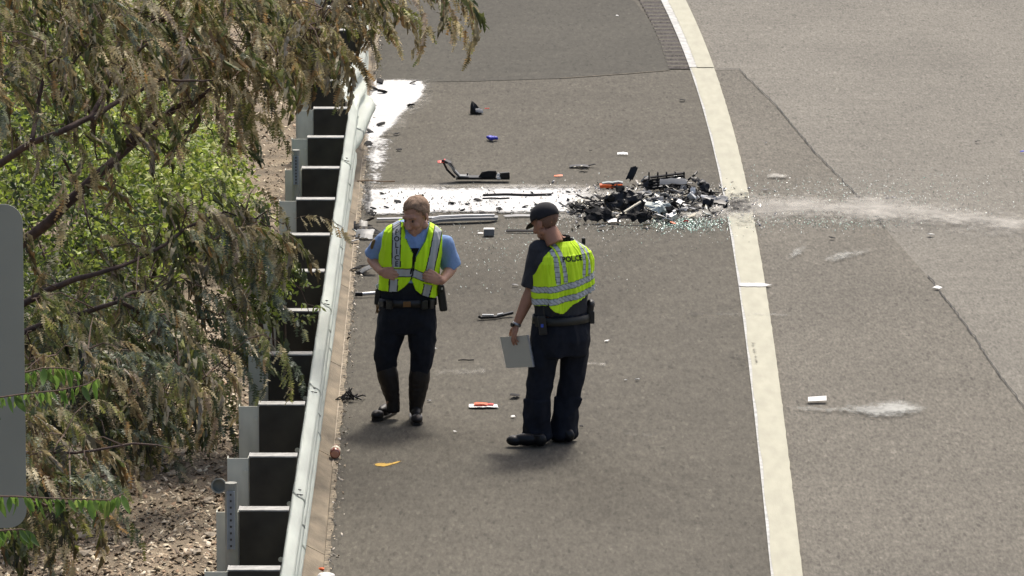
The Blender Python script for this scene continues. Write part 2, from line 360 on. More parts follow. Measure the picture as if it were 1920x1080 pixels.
# rumble strip milled into the shoulder beside the line
rs = bpy.data.objects.new('rumble_strip', None); COL.objects.link(rs); rs['kind'] = 'structure'
y = gy(132); k = 0
def rumble_left(y): return float(np.interp(-y, [-G(1190, -12).y, -gy(50), -gy(85), -gy(135)], [G(1190, -12).x, G(1222, 50).x, G(1238, 85).x, G(1254, 135).x]))
while y < gy(-25):
    a, b = rumble_left(y), line_l(y) + .09; V = []; F = []; n = 8
    for j in range(n + 1):
        t = j / n; z = .0185 - .0095 * math.sin(math.pi * t)
        V += [(a, y + .19 * t, z), (b, y + .19 * t, z)]
    for j in range(n): F.append((2 * j, 2 * j + 1, 2 * j + 3, 2 * j + 2))
    V2 = V + [(a, y + .19, .0185), (b, y + .19, .0185), (b, y + .305, .0185), (a, y + .305, .0185)]
    F.append((len(V), len(V) + 1, len(V) + 2, len(V) + 3))
    raw('milled_groove', V2, F, M['groove'], rs).data.materials.append(M['shoulder']); rs.children[-1].data.polygons[len(F) - 1].material_index = 1; y += .305; k += 1
strip('rumble_paint', lambda y: line_l(y) - .02, lambda y: line_l(y) + .075, .0260, M['paint_old'], gy(130), gy(-25), .1, kind='structure')
strip('edge_line_overlay', lambda y: line_l(y) + .06 + .015 * noise.noise(Vector((y * 8, 0, 0))), lambda y: line_r(y), .0300, M['paint'], gy(131), gy(-25), .1, kind='structure')

# powder, dust and scuffs on the road: sheets with a density that fades at the rim
def spill(name, px, m, dens, soft, z, kind='stuff', label=None, step=.035):
    P = [G(x, y) for x, y in px]; P2 = np.array([(p.x, p.y) for p in P])
    x0, y0 = P2.min(0) - soft; x1, y1 = P2.max(0) + soft
    nx, ny = max(4, int((x1 - x0) / step)), max(4, int((y1 - y0) / (step * 1.8)))
    nx, ny = min(nx, 160), min(ny, 120)
    X, Yg = np.meshgrid(np.linspace(x0, x1, nx + 1), np.linspace(y0, y1, ny + 1)); q = np.stack([X.ravel(), Yg.ravel()], 1)
    inside = np.zeros(len(q), bool); dist = np.full(len(q), 1e9)
    for i in range(len(P2)):
        a, b = P2[i], P2[(i + 1) % len(P2)]; e = b - a
        t = np.clip(((q - a) @ e) / max(e @ e, 1e-9), 0, 1); d = q - (a + t[:, None] * e); d[:, 1] *= .35
        dist = np.minimum(dist, np.hypot(d[:, 0], d[:, 1]))
        c = ((a[1] > q[:, 1]) != (b[1] > q[:, 1])); xx = (b[0] - a[0]) * (q[:, 1] - a[1]) / (b[1] - a[1] + 1e-12) + a[0]
        inside ^= c & (q[:, 0] < xx)
    sdv = np.where(inside, dist, -dist); D = np.clip(.5 + sdv / (2 * soft), 0, 1) * dens
    V = np.column_stack([q, np.full(len(q), z)]); w = nx + 1
    F = np.array([(j * w + i, j * w + i + 1, (j + 1) * w + i + 1, (j + 1) * w + i) for j in range(ny) for i in range(nx)])
    keep = D[F].max(1) > .02; F = F[keep]
    o = npmesh(name, V, F, None, m); at = o.data.attributes.new('dens', 'FLOAT', 'POINT'); at.data.foreach_set('value', D.astype(np.float32))
    tag(o, label, None, None, kind); return o
spill('absorbent_powder', [(702, 154), (786, 155), (797, 168), (791, 184), (758, 212), (735, 240), (712, 262), (690, 285), (686, 240), (689, 200)], M['powder'], 1.15, .09, .0225, label='thick white absorbent powder by the bent rail')
spill('powder_dusting', [(700, 154), (800, 154), (812, 170), (802, 195), (765, 225), (742, 256), (700, 262), (686, 240)], M['dust'], .62, .14, .0221)
spill('powder_dusting', [(690, 255), (745, 262), (742, 285), (728, 302), (728, 335), (720, 352), (684, 352), (680, 300)], M['powder'], .66, .12, .0230)
spill('absorbent_powder', [(686, 358), (760, 355), (1000, 356), (1105, 358), (1120, 372), (1090, 398), (1000, 404), (820, 402), (700, 408), (682, 395)], M['powder'], .98, .11, .0225, label='white absorbent powder band behind the officers')
spill('powder_dusting', [(676, 350), (1110, 350), (1110, 356), (676, 357)], M['dust'], .75, .06, .0226)
spill('powder_dusting', [(1080, 352), (1240, 360), (1375, 372), (1385, 412), (1240, 418), (1040, 415)], M['dust'], .70, .12, .0240)
spill('dust_streak', [(1370, 372), (1460, 374), (1560, 378), (1635, 374), (1700, 383), (1790, 396), (1940, 416), (1940, 440), (1790, 422), (1700, 418), (1600, 412), (1500, 412), (1380, 414)], M['dust'], .84, .20, .0265)
spill('dust_streak', [(1385, 388), (1500, 390), (1640, 384), (1700, 396), (1640, 402), (1500, 398), (1385, 399)], M['dust'], .88, .13, .0275)
spill('dust_fan', [(1400, 366), (1600, 362), (1760, 380), (1930, 405), (1930, 455), (1740, 436), (1560, 424), (1400, 420)], M['dust'], .56, .35, .0270)
spill('chalk_scuff', [(1468, 768), (1600, 768), (1640, 775), (1560, 780), (1480, 774)], M['chalk'], .66, .06, .0262)
spill('chalk_scuff', [(1470, 769), (1560, 769), (1640, 762), (1690, 754), (1745, 769), (1735, 781), (1650, 787), (1570, 778)], M['chalk'], .80, .12, .0265)
spill('chalk_scuff', [(1436, 333), (1450, 329), (1480, 334), (1470, 339), (1440, 338)], M['dust'], .80, .04, .0265)
spill('chalk_scuff', [(1120, 805), (1200, 818), (1310, 816), (1300, 824), (1200, 828), (1140, 818)], M['chalk'], .5, .06, .0265)
spill('chalk_scuff', [(800, 697), (905, 694), (930, 702), (900, 709), (810, 708)], M['dust'], .5, .07, .0265)
spill('chalk_scuff', [(1088, 683), (1140, 684), (1140, 692), (1088, 692)], M['dust'], .62, .04, .0265)
spill('chalk_scuff', [(1386, 536), (1430, 536), (1448, 540), (1430, 543), (1386, 542)], M['powder'], 1.1, .02, .0270)
spill('chalk_scuff', [(1340, 591), (1480, 591), (1480, 599), (1340, 599)], M['chalk'], .56, .06, .0270)
spill('chalk_scuff', [(1460, 495), (1490, 470), (1512, 465), (1512, 478), (1480, 497)], M['chalk'], .58, .06, .0270)
spill('chalk_scuff', [(1530, 492), (1560, 478), (1640, 470), (1620, 486), (1560, 500)], M['chalk'], .5, .07, .0270)
spill('rust_stain', [(1610, 440), (1640, 435), (1660, 443), (1640, 450), (1615, 448)], M['yellow'], .45, .05, .0270)
spill('tyre_scuff', [(1235, 587), (1330, 588), (1335, 602), (1250, 603)], M['scuff'], .46, .07, .0270)
spill('tyre_scuff', [(1320, 582), (1370, 584), (1370, 600), (1330, 600)], M['scuff'], .44, .07, .0270)
spill('tyre_scuff', [(1352, 660), (1412, 665), (1416, 700), (1370, 695)], M['scuff'], .50, .09, .0270)
spill('tyre_scuff', [(1408, 648), (1416, 648), (1424, 690), (1414, 690)], M['scuff'], .75, .03, .0274)
spill('tyre_scuff', [(1212, 690), (1260, 685), (1260, 700), (1214, 702)], M['scuff'], .42, .06, .0270)
spill('grit_on_line', [(1362, 368), (1408, 362), (1414, 384), (1412, 402), (1368, 402)], M['scuff'], .56, .03, .0282)
spill('grit_on_line', [(1372, 415), (1412, 412), (1416, 430), (1374, 432)], M['scuff'], .50, .03, .0282)
spill('gutter_dark_strip', [(683, 345), (700, 345), (700, 412), (676, 412)], M['scuff'], .66, .04, .0300)  # this strip and the next only darken the gutter edge
spill('gutter_dark_strip', [(690, 100), (712, 100), (708, 152), (690, 152)], M['scuff'], .60, .06, .0290)
spill('black_crumbs', [(690, 356), (1100, 356), (1100, 402), (690, 406)], M['scuff'], .36, .03, .0310)
spill('mustard_spill', [(699, 873), (712, 870), (735, 870), (752, 866), (752, 869), (738, 874), (722, 879), (706, 877)], M['yellow'], .84, .03, .0130, label='yellow smear of spilled sauce on the shoulder', step=.012)

spill('worn_track', [(700, 470), (1180, 470), (1230, 560), (1180, 620), (720, 640), (680, 540)], M['wear'], .62, .5, .0135)
spill('worn_track', [(640, 760), (1060, 800), (1240, 900), (1150, 1000), (900, 900), (640, 860)], M['wear'], .60, .5, .0135)
# curb: poured segments with open joints
cb = bpy.data.objects.new('curb', None); COL.objects.link(cb); cb['kind'] = 'structure'
joints = [G(600, v).y for v in (1043, 860, 690, 543, 405, 285, 175)]; L_ = 4.0
joints = [joints[0] - 3 * 3.6, joints[0] - 2 * 3.6, joints[0] - 3.6] + joints + [joints[-1] + 4.2 * i for i in range(1, 14)]
prof = [(-.46, .0), (-.46, .11), (-.34, .118), (-.205, .118), (-.178, .108), (-.155, .088), (-.028, .020), (-.008, .012), (0, -.02)]
for a, b in zip(joints, joints[1:]):
    V, F = [], []; ys = np.linspace(a + .008, b - .008, 13); n = len(prof)
    for yy in ys:
        for dx, z in prof: V.append((curb_x(yy) + dx + .006 * noise.noise(Vector((yy * 2, dx * 9, 0))), yy, z + .004 * noise.noise(Vector((yy * 3, dx * 5, 4)))))
    for i in range(len(ys) - 1):
        for j in range(n - 1): F.append((i * n + j, i * n + j + 1, (i + 1) * n + j + 1, (i + 1) * n + j))
    F += [tuple(range(n))[::-1], tuple(range((len(ys) - 1) * n, len(ys) * n))]
    raw('curb_segment', V, F, M['curb'], cb)
# gritty joint between curb and shoulder with a pale sealant line
strip('gutter_joint', lambda y: curb_x(y) - .004, lambda y: curb_x(y) + .035 + .022 * noise.noise(Vector((y * 2.7, 3, 0))), .0175, M['curb_gap'], 36, 100, .08, kind='structure')
strip('sealant_line', lambda y: curb_x(y) - .010, lambda y: curb_x(y) - .002 + .007 * noise.noise(Vector((y * 5, 8, 0))), .0225, M['rock'], gy(880), gy(300), .08, kind='structure')

# dirt verge behind the rail
def verge_z(x, y):
    d = (curb_x(y) - .46) - x
    return .07 - .05 * min(d, .8) - .06 * max(0, d - .8) + .05 * noise.noise(Vector((x * .9, y * .5, 0))) * min(1, d) + .025 * noise.noise(Vector((x * 3, y * 2, 5))) * min(1, d * 2)
V, F = [], []; ys = np.concatenate([np.linspace(20, 38, 20), np.linspace(38.3, 90, 200), np.linspace(92, 140, 20)]); ds = np.concatenate([np.linspace(0, 4, 40), np.linspace(4.4, 14, 14)])
for yy in ys:
    for d in ds:
        x = curb_x(yy) - .455 - d; V.append((x, yy, verge_z(x, yy)))
n = len(ds)
for i in range(len(ys) - 1):
    for j in range(n - 1): F.append((i * n + j, (i + 1) * n + j, (i + 1) * n + j + 1, i * n + j + 1))
raw('verge', V, F, M['dirt'], smooth=True)['kind'] = 'structure'

def chips(name, n, area, size, pal, z_of, seed, flat=.8, label=None, lift=.3):
    "n small irregular flakes"
    r = np.random.default_rng(seed); xy = area(r, n); n = len(xy); s = size[0] + (size[1] - size[0]) * r.random(n) ** 2.6
    ang = r.random(n) * 2 * np.pi; base = np.array([(-1, -.55), (.9, -.7), (1.05, .5), (-.7, .75)]); V = np.zeros((n, 8, 3))
    tz = (r.random((n, 2)) - .5) * 2 * flat
    for k in range(4):
        bx = base[k, 0] * (.7 + .6 * r.random(n)) * s; by = base[k, 1] * (.6 + .7 * r.random(n)) * s
        x = bx * np.cos(ang) - by * np.sin(ang); y = bx * np.sin(ang) + by * np.cos(ang)
        V[:, k, 0] = xy[:, 0] + x; V[:, k, 1] = xy[:, 1] + y; V[:, k, 2] = x * tz[:, 0] + y * tz[:, 1]
        V[:, k + 4] = V[:, k]; V[:, k + 4, 2] += s * (.04 + .14 * r.random(n))
    zz = np.array([z_of(a, b) for a, b in xy]); V[:, :, 2] += (zz + s * lift)[:, None]
    q = np.array([(4, 5, 6, 7), (0, 1, 5, 4), (1, 2, 6, 5), (2, 3, 7, 6), (3, 0, 4, 7)]); F = (np.arange(n)[:, None, None] * 8 + q[None]).reshape(-1, 4)
    P = np.array(pal); c = P[r.integers(0, len(P), n)] * (.85 + .6 * r.random((n, 1))); C = np.repeat(c, 8, 0)
    o = npmesh(name, V.reshape(-1, 3), F, C, M['litter']); return tag(o, label, kind='stuff')
def verge_area(r, n):
    y = 40 + 42 * r.random(n) ** 1.25; d = 3.9 * r.random(n); return np.column_stack([np.array([curb_x(v) for v in y]) - .5 - d, y])
LIT = [(.42, .36, .26), (.36, .30, .20), (.30, .24, .165), (.38, .32, .235), (.24, .18, .12), (.16, .11, .07), (.46, .40, .31), (.20, .13, .08), (.34, .26, .175), (.28, .21, .14), (.13, .095, .065)]
chips('gravel_and_litter', 52000, verge_area, (.004, .022), LIT, verge_z, 3, label='stone chips and dry leaf litter on the dirt verge')
def near_area(r, n):
    y = 42 + 14 * r.random(n); d = .2 + 2.6 * r.random(n); return np.column_stack([np.array([curb_x(v) for v in y]) - .5 - d, y])
chips('gravel_and_litter', 24000, near_area, (.004, .026), LIT, verge_z, 4)
def gut_area(r, n):
    y = 42 + 34 * r.random(n); return np.column_stack([np.array([curb_x(v) for v in y]) + .02 + np.abs(r.normal(0, .035, n)), y])
chips('gutter_grit', 1500, gut_area, (.003, .014), [(.12, .09, .06), (.3, .25, .18), (.05, .045, .04), (.4, .36, .3)], lambda x, y: .0175, 5, label='grit and crumbs gathered along the curb')

def rock_mesh(seed, s):
    bm = bmesh.new(); bmesh.ops.create_icosphere(bm, subdivisions=2, radius=1)
    for v in bm.verts:
        v.co *= 1 + .75 * noise.noise(v.co * 1.5 + Vector((seed * 7, 0, 0))); v.co.z = max(v.co.z * .45, -.25)
        v.co = Vector((v.co.x * s[0], v.co.y * s[1], v.co.z * s[2]))
    return bm
rocks = [(1575 / 4, 810 + 655 / 4, .11, 'angular tan rock beside the guardrail post below the two delineators'), (1040 / 4, 810 + 1020 / 4, .10, 'flat pale stone at the lower edge of the verge'), (640 / 4, 810 + 1010 / 4, .13, 'grey rock lying under the lowest hanging fronds'),
         (1480 / 4, 810 + 1050 / 4, .09, 'brown stone beside the nearest guardrail post'), (1580 / 4, 810 + 910 / 4, .085, 'small square brown stone left of the second post'), (630 / 4, 810 + 880 / 4, .12, 'broad white slab stone under the wilted branches'),
         (1300 / 4, 810 + 460 / 4, .10, 'rounded tan stone on the open verge'), (400 / 4, 810 + 930 / 4, .10, 'long grey stone near the sign'), (1240 / 4, 810 - 170 / 4, .12, 'pale stone glimpsed through the fronds'), (1540 / 4, 810 + 105 / 4, .09, 'small dark stone at the upper verge')]
for i, (px, py, s, lab) in enumerate(rocks):
    p = G(px, py, -.08); o = obj('rock', rock_mesh(i, (s * .42, s * .65, s * .5)), M['rock']); o.location = (p.x, p.y, verge_z(p.x, p.y) + .01); o.rotation_euler.z = i; tag(o, lab, 'rock', 'rocks on the verge')

# ================================================================== GUARDRAIL
posts_px = [(545, 955), (560, 853), (574, 757), (586, 664), (597, 583), (611, 508), (621, 440), (631, 373), (640, 315), (647, 257), (652, 203)]
PY = [G(x, y, .86).y for x, y in posts_px]; sp_ = float(np.mean(np.diff(PY)))
PY = [PY[0] - sp_ * i for i in range(5, 0, -1)] + PY + [PY[-1] + sp_ * i for i in range(1, 22)]
GR = thing('guardrail', 'galvanised thrie beam guardrail with dark blocks and a crumpled section by the shoulder', 'guardrail')
DENT = [(G(0, 240, .84).y, 0, 0, 0), (G(0, 226, .84).y, .005, 0, 0)]
for py_, lx_, ro_, li_ in [(214, 652, .0, 0), (203, 657, -.16, 0), (190, 645, .20, .0), (173, 634, .50, .01), (158, 636, .62, .01), (140, 648, .55, 0), (122, 661, .30, 0), (112, 668, .06, 0), (82, 673, 0, 0), (40, 676, 0, 0)]:
    q_ = G(lx_, py_, .84); DENT.append((q_.y, q_.x - rail_x(q_.y), ro_, li_))
DENT.append((DENT[-1][0] + 3, DENT[-1][1], 0, 0)); DENT.append((DENT[-1][0] + 60, DENT[-1][1], 0, 0))
def dent(y):
    "how the crash bent the beam: (sideways push, roll, lift)"
    return interp(DENT, y)
TH = [(0, 0), (.012, -.012), (.030, -.030), (.070, -.052), (.083, -.075), (.083, -.100), (.066, -.128), (.022, -.160), (.008, -.180), (.022, -.205), (.066, -.232), (.083, -.254), (.066, -.276), (.022, -.303), (.008, -.328), (.022, -.348), (.066, -.380), (.083, -.408), (.083, -.433), (.066, -.470), (.012, -.496), (0, -.508)]
TOPZ = .864
def rail_point(y, dx, dz, off=0.0):
    sx, roll, lift = dent(y); c, s = math.cos(roll), math.sin(roll)
    dx += off; x = dx * c - dz * s; z = dz * c + dx * s
    # roll opens the beam: its face turns upwards
    return Vector((rail_x(y) + sx + x, y, TOPZ + lift + z))
seams = [PY[0] - .95]
pan = [G(565, 930, .84).y + (2 * sp_) * i for i in range(-3, 14)]
for k, (a, b) in enumerate(zip(pan, pan[1:])):
    bm = bmesh.new(); n = 44; rows = []; off = .003 * (k % 2)
    b2 = b + .30
    for i in range(n + 1):
        y = a + (b2 - a) * i / n; flare = .004 * (1 if i == n else 0)
        rows.append([bm.verts.new(rail_point(y, dx, dz, off + flare * (k % 2) + .0025 * noise.noise(Vector((y * 1.5, dz * 6, 0))))) for dx, dz in TH])
    for A, B in zip(rows, rows[1:]):
        for j in range(len(TH) - 1): bm.faces.new((A[j], A[j + 1], B[j + 1], B[j]))
    g = bmesh.ops.solidify(bm, geom=bm.faces[:], thickness=.004)
    p = obj('rail_panel', bm, M['galv'], GR, smooth=True)
    bb = bmesh.new()
    for yy, dx_, dz in ((a + .06, .030, -.030), (a + .10, .055, -.042), (a + .24, .040, -.036)):
        box(bb, rail_point(yy, dx_, dz) + Vector((0, 0, .006)), (.030, .010, .006), Matrix.Rotation(-.5, 3, 'Z'))
    obj('splice_bolts', bb, M['bolt'], p)
protos = None
for i, y in enumerate(PY):
    if y > G(960, -60, .86).y + 6: break
    x = rail_x(y) + min(0, dent(y)[0]) * .5 + max(0, dent(y)[0]); tilt = 0
    if protos is None:
        bm = bmesh.new(); box(bm, (-.173, 0, .318), (.336, .125, .43), bevel=.006); blk = obj('blockout', bm, M['block'], GR)
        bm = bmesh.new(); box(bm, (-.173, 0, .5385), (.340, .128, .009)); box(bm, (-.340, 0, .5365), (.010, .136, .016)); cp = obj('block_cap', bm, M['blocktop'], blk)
        bm = bmesh.new(); box(bm, (-.421, -.045, .0), (.150, .008, 1.07)); box(bm, (-.348, -.0, .0), (.006, .09, 1.07)); box(bm, (-.494, 0, .0), (.006, .09, 1.07)); po = obj('post', bm, M['post'], GR)
        bm = bmesh.new(); tube(bm, [(-.06, -.0625, .20), (-.06, -.070, .20)], .018, 8); ws = obj('washer', bm, M['post'], blk)
        bm = bmesh.new(); tube(bm, [(-.37, -.05, .44), (-.37, -.064, .44)], .013, 6); bo = obj('bolt', bm, M['post'], po)
        protos = (blk, cp, po, bo, ws)
        A, B = blk, po
    else:
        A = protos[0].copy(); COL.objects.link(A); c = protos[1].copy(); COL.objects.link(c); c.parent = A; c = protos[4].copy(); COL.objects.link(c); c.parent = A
        B = protos[2].copy(); COL.objects.link(B); c = protos[3].copy(); COL.objects.link(c); c.parent = B
    jx = .008 * noise.noise(Vector((i * 3.1, 0, 0))); jz = .012 * noise.noise(Vector((0, i * 2.7, 0)))
    A.location = (x - .002, y, TOPZ - .540 + jz); B.location = (x + jx, y, TOPZ - .550 + jz); B.rotation_euler.y = .015 * noise.noise(Vector((i, i, 0)))

# delineators fixed behind the posts
def delineator(px, py, h, w, label, at_y, chan=True):
    Yd = at_y; top = J(px, py, Yd); root = thing('delineator', label, 'delineator', (top.x, Yd, 0), 'delineators behind the guardrail')
    bm = bmesh.new(); tube(bm, [(0, 0, verge_z(top.x, Yd) - .02), (0, 0, top.z)], w / 2, 14); obj('tube_post', bm, M['deline'], root, smooth=False)
    if chan:
        bm = bmesh.new(); z1 = top.z - .05; z0 = z1 - h
        box(bm, (0, -w / 2 - .006, (z0 + z1) / 2), (w * .48, .010, h)); box(bm, (-w * .26, -w / 2 - .012, (z0 + z1) / 2), (.010, .022, h)); box(bm, (w * .26, -w / 2 - .012, (z0 + z1) / 2), (.010, .022, h)); ch = obj('channel', bm, M['deline_in'], root)
        bm = bmesh.new()
        for i in range(9): box(bm, (0, -w / 2 - .0125, z0 + h * (i + .5) / 9), (.012, .003, .014))
        obj('hole_row', bm, M['bolt'], ch)
    return root
delineator(433, 905, .40, .085, 'grey round-topped delineator with punched channel behind the near guardrail posts', PY[5] - .16)
delineator(555, 281, .26, .07, 'narrow grey delineator with punched channel behind the far guardrail posts', G(640, 315, .86).y - .14)
Yt = PY[5] - .16; tp = J(410, 911, Yt)
root = thing('drain_pipe', 'open round grey pipe end facing the camera behind the guardrail', 'pipe', (tp.x, Yt, 0))
bm = bmesh.new(); n = 24; rr = []
for (yy, r) in ((0, .052), (0, .043), (.05, .043)): rr.append([bm.verts.new((r * math.cos(2 * math.pi * j / n), yy + .17 * r * math.sin(2 * math.pi * j / n), tp.z - .17 * yy + r * math.sin(2 * math.pi * j / n))) for j in range(n)])
rr.insert(0, [bm.verts.new((.052 * math.cos(2 * math.pi * j / n), .06, tp.z - .01 + .052 * math.sin(2 * math.pi * j / n))) for j in range(n)])
for A, B in zip(rr, rr[1:]):
    for j in range(n): bm.faces.new((A[j], A[(j + 1) % n], B[(j + 1) % n], B[j]))
bm.faces.new(rr[-1]); obj('pipe_end', bm, M['deline'], root)
bm = bmesh.new(); tube(bm, [(.04, .03, tp.z - .02), (.075, .03, tp.z - .035)], .012, 8); obj('clamp', bm, M['deline'], root)

# sign seen from behind
Ys = 36.0; tr, br = J(42, 383, Ys), J(42, 990, Ys); hgt = tr.z - br.z; wd = 1.05
SG = thing('road_sign', 'back of a grey metal road sign with rounded corners behind the guardrail', 'sign', (tr.x - wd / 2, Ys, 0))
bm = bmesh.new(); rc = .105; pts = []
for cx, cz, a0 in ((wd / 2 - rc, br.z + rc, -90), (wd / 2 - rc, tr.z - rc, 0), (-wd / 2 + rc, tr.z - rc, 90), (-wd / 2 + rc, br.z + rc, 180)):
    for t in range(0, 91, 10): pts.append((cx + rc * math.cos(R(a0 + t)), cz + rc * math.sin(R(a0 + t))))
f1 = bm.faces.new([bm.verts.new((x, 0, z)) for x, z in pts]); g = bmesh.ops.extrude_face_region(bm, geom=[f1]); bmesh.ops.translate(bm, vec=(0, .006, 0), verts=[v for v in g['geom'] if isinstance(v, bmesh.types.BMVert)])
obj('sign_panel', bm, M['sign'], SG)
for sx in (-.18, ):
    bm = bmesh.new(); box(bm, (sx, -.03, tr.z / 2 - .05), (.05, .05, tr.z + .1)); obj('sign_post', bm, M['deline'], SG)
#---PART2---

# ================================================================== PLANTS
BROWN = [(.26, .215, .105), (.42, .35, .19), (.16, .130, .062), (.56, .49, .31), (.115, .100, .048), (.34, .215, .09)]
OLIVE = [(.19, .205, .055), (.27, .275, .085), (.11, .135, .045)]
BLUEG = [(.15, .18, .115), (.22, .245, .17), (.095, .12, .075)]
GREEN = [(.13, .21, .032), (.19, .29, .045), (.09, .14, .028), (.22, .32, .07)]
def frond_geo(seed, L=.5, wilt=1.0, pal=BROWN, pal2=OLIVE, mix=.3, npin=10, plen=.16, bl=0):
    "one feathery compound leaf: arching stalk, hanging pinnae with toothed edges. base at origin, grows to +X"
    r = random.Random(seed); V, F, C = [], [], []
    def q(a, b, c, col):
        i = len(V); V.extend([a, b, c]); F.append((i, i + 1, i + 2)); C.extend([col] * 3)
    stalk = []; ang = r.uniform(.0, .5) * (1 if wilt > .5 else .5); p = Vector((0, 0, 0)); yaw = 0; bend = r.uniform(.9, 1.5) * wilt + .25
    for i in range(npin + 1):
        stalk.append(p.copy()); t = i / npin; a = ang - bend * 1.35 * t ** .8; yaw += r.uniform(-.1, .1)
        p = p + Vector((math.cos(a) * math.cos(yaw), math.cos(a) * math.sin(yaw), math.sin(a))) * L / npin
    sc = Vector(r.choice(pal)) * .8
    for a, b in zip(stalk, stalk[1:]):
        w = Vector((0, .0035, .0)); q(a + w, a - w, b, sc); w2 = Vector((0, 0, .0035)); q(a + w2, a - w2, b, sc)
    for i in range(1, npin + 1):
        t = i / npin; d = (stalk[i] - stalk[i - 1]).normalized()
        for side in (-1, 1):
            if r.random() < .06: continue
            base_c = Vector(r.choice(pal2 if r.random() < mix else pal)); l = plen * (1 - .45 * abs(t - .4)) * r.uniform(.7, 1.15)
            sidev = Vector((0, side, 0)); down = Vector((0, 0, -1))
            dr = (d * r.uniform(.4, .9) + sidev * (1.15 - .85 * wilt) * r.uniform(.5, 1.2) + down * wilt * r.uniform(.7, 1.4)).normalized()
            n = 4 if bl else 7; pos = stalk[i].copy(); tw = r.uniform(0, 3.14); curl = Vector((r.uniform(-.25, .25), r.uniform(-.25, .25), -.2 * wilt))
            for k in range(n):
                step = l / n; nx = pos + dr * step; dr = (dr + curl * (1.0 / n)).normalized()
                tw += r.uniform(-.5, .5); ax = dr.orthogonal(); ax = Matrix.Rotation(tw, 3, dr) @ ax
                wd = (.024 - .006 * wilt) * (1.15 - .75 * k / n) * (1.25 if bl else 1) * r.uniform(.7, 1.4)
                c = base_c * r.uniform(.75, 1.3)
                if bl:
                    ax2 = (ax * .8 + dr.cross(ax) * .6); w0, w1 = wd * (1 if k else .3), wd * (.75 if k < n - 1 else 0); q(pos, nx, pos + ax * w0, c); q(pos + ax * w0, nx, nx + ax * w1, c * .9); q(pos, nx, pos + ax2 * w0, c * .8); q(pos + ax2 * w0, nx, nx + ax2 * w1, c * .7)
                else: q(pos, nx, pos + ax * wd + dr * step * .9, c); q(pos, pos - ax * wd + dr * step * .8 + Vector((0, 0, -.25 * wd)), nx, c)
                pos = nx
    return np.array([tuple(v) for v in V]), np.array(F), np.array([tuple(c) for c in C])
FR = {}
FR['brown'] = [frond_geo(i, .52, .82, BROWN, OLIVE, .22) for i in range(5)]
FR['tan'] = [frond_geo(20 + i, .54, .85, [BROWN[1], BROWN[3], BROWN[3], (.40, .31, .22)], BROWN, .3) for i in range(3)]
FR['olive'] = [frond_geo(40 + i, .50, .75, OLIVE + [BROWN[1]], BROWN, .3) for i in range(3)]
FR['blueg'] = [frond_geo(60 + i, .52, .6, BLUEG, OLIVE + [BROWN[1]], .25, plen=.15) for i in range(3)]
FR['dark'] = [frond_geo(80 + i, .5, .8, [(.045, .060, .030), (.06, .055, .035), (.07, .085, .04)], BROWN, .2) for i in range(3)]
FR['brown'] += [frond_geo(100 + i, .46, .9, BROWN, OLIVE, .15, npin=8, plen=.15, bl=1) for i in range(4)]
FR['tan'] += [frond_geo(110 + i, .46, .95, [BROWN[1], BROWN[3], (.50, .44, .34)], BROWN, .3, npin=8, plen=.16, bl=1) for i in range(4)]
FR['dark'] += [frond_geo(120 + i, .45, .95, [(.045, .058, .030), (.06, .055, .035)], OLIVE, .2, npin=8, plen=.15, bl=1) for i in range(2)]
FR['olive'] += [frond_geo(130 + i, .45, .8, OLIVE, BROWN, .35, npin=8, plen=.14, bl=1) for i in range(2)]
FM = {}
def frond_me(kind, i):
    k = (kind, i)
    if k not in FM:
        V, F, C = FR[kind][i]; me = bpy.data.meshes.new('frond'); me.from_pydata(V.tolist(), [], F.tolist()); me.update(); setcol(me, C); me.materials.append(M['frond']); FM[k] = me
    return FM[k]

TREE = thing('mimosa_tree', 'drooping tree with wilted brown feathery leaves hanging over the guardrail', 'tree', (-5.4, 53.0, -.3))
TI = Vector((-5.4, 53.0, -.3))
def tree_tube(name, pts, rad, parent, m, n=8):
    bm = bmesh.new(); P = []
    pts = [Vector(p) for p in pts]
    for i in range(len(pts) - 1):
        for t in (0, .34, .67):
            p = pts[i].lerp(pts[i + 1], t); P.append((p + Vector((noise.noise(p * 3), noise.noise(p * 3 + Vector((5, 5, 5))), noise.noise(p * 3 + Vector((9, 1, 2))))) * .02, i + t))
    P.append((pts[-1], len(pts) - 1)); rr = [float(np.interp(t, range(len(pts)), rad)) for _, t in P]
    tube(bm, [p - TI for p, _ in P], rr, n); return obj(name, bm, m, parent, smooth=True)
tree_tube('trunk', [(-5.4, 53, -.5), (-5.25, 52.6, .6), (-5.0, 52.0, 1.4), (-4.7, 51.5, 1.9)], [.19, .16, .13, .11], TREE, M['bark'], 12)
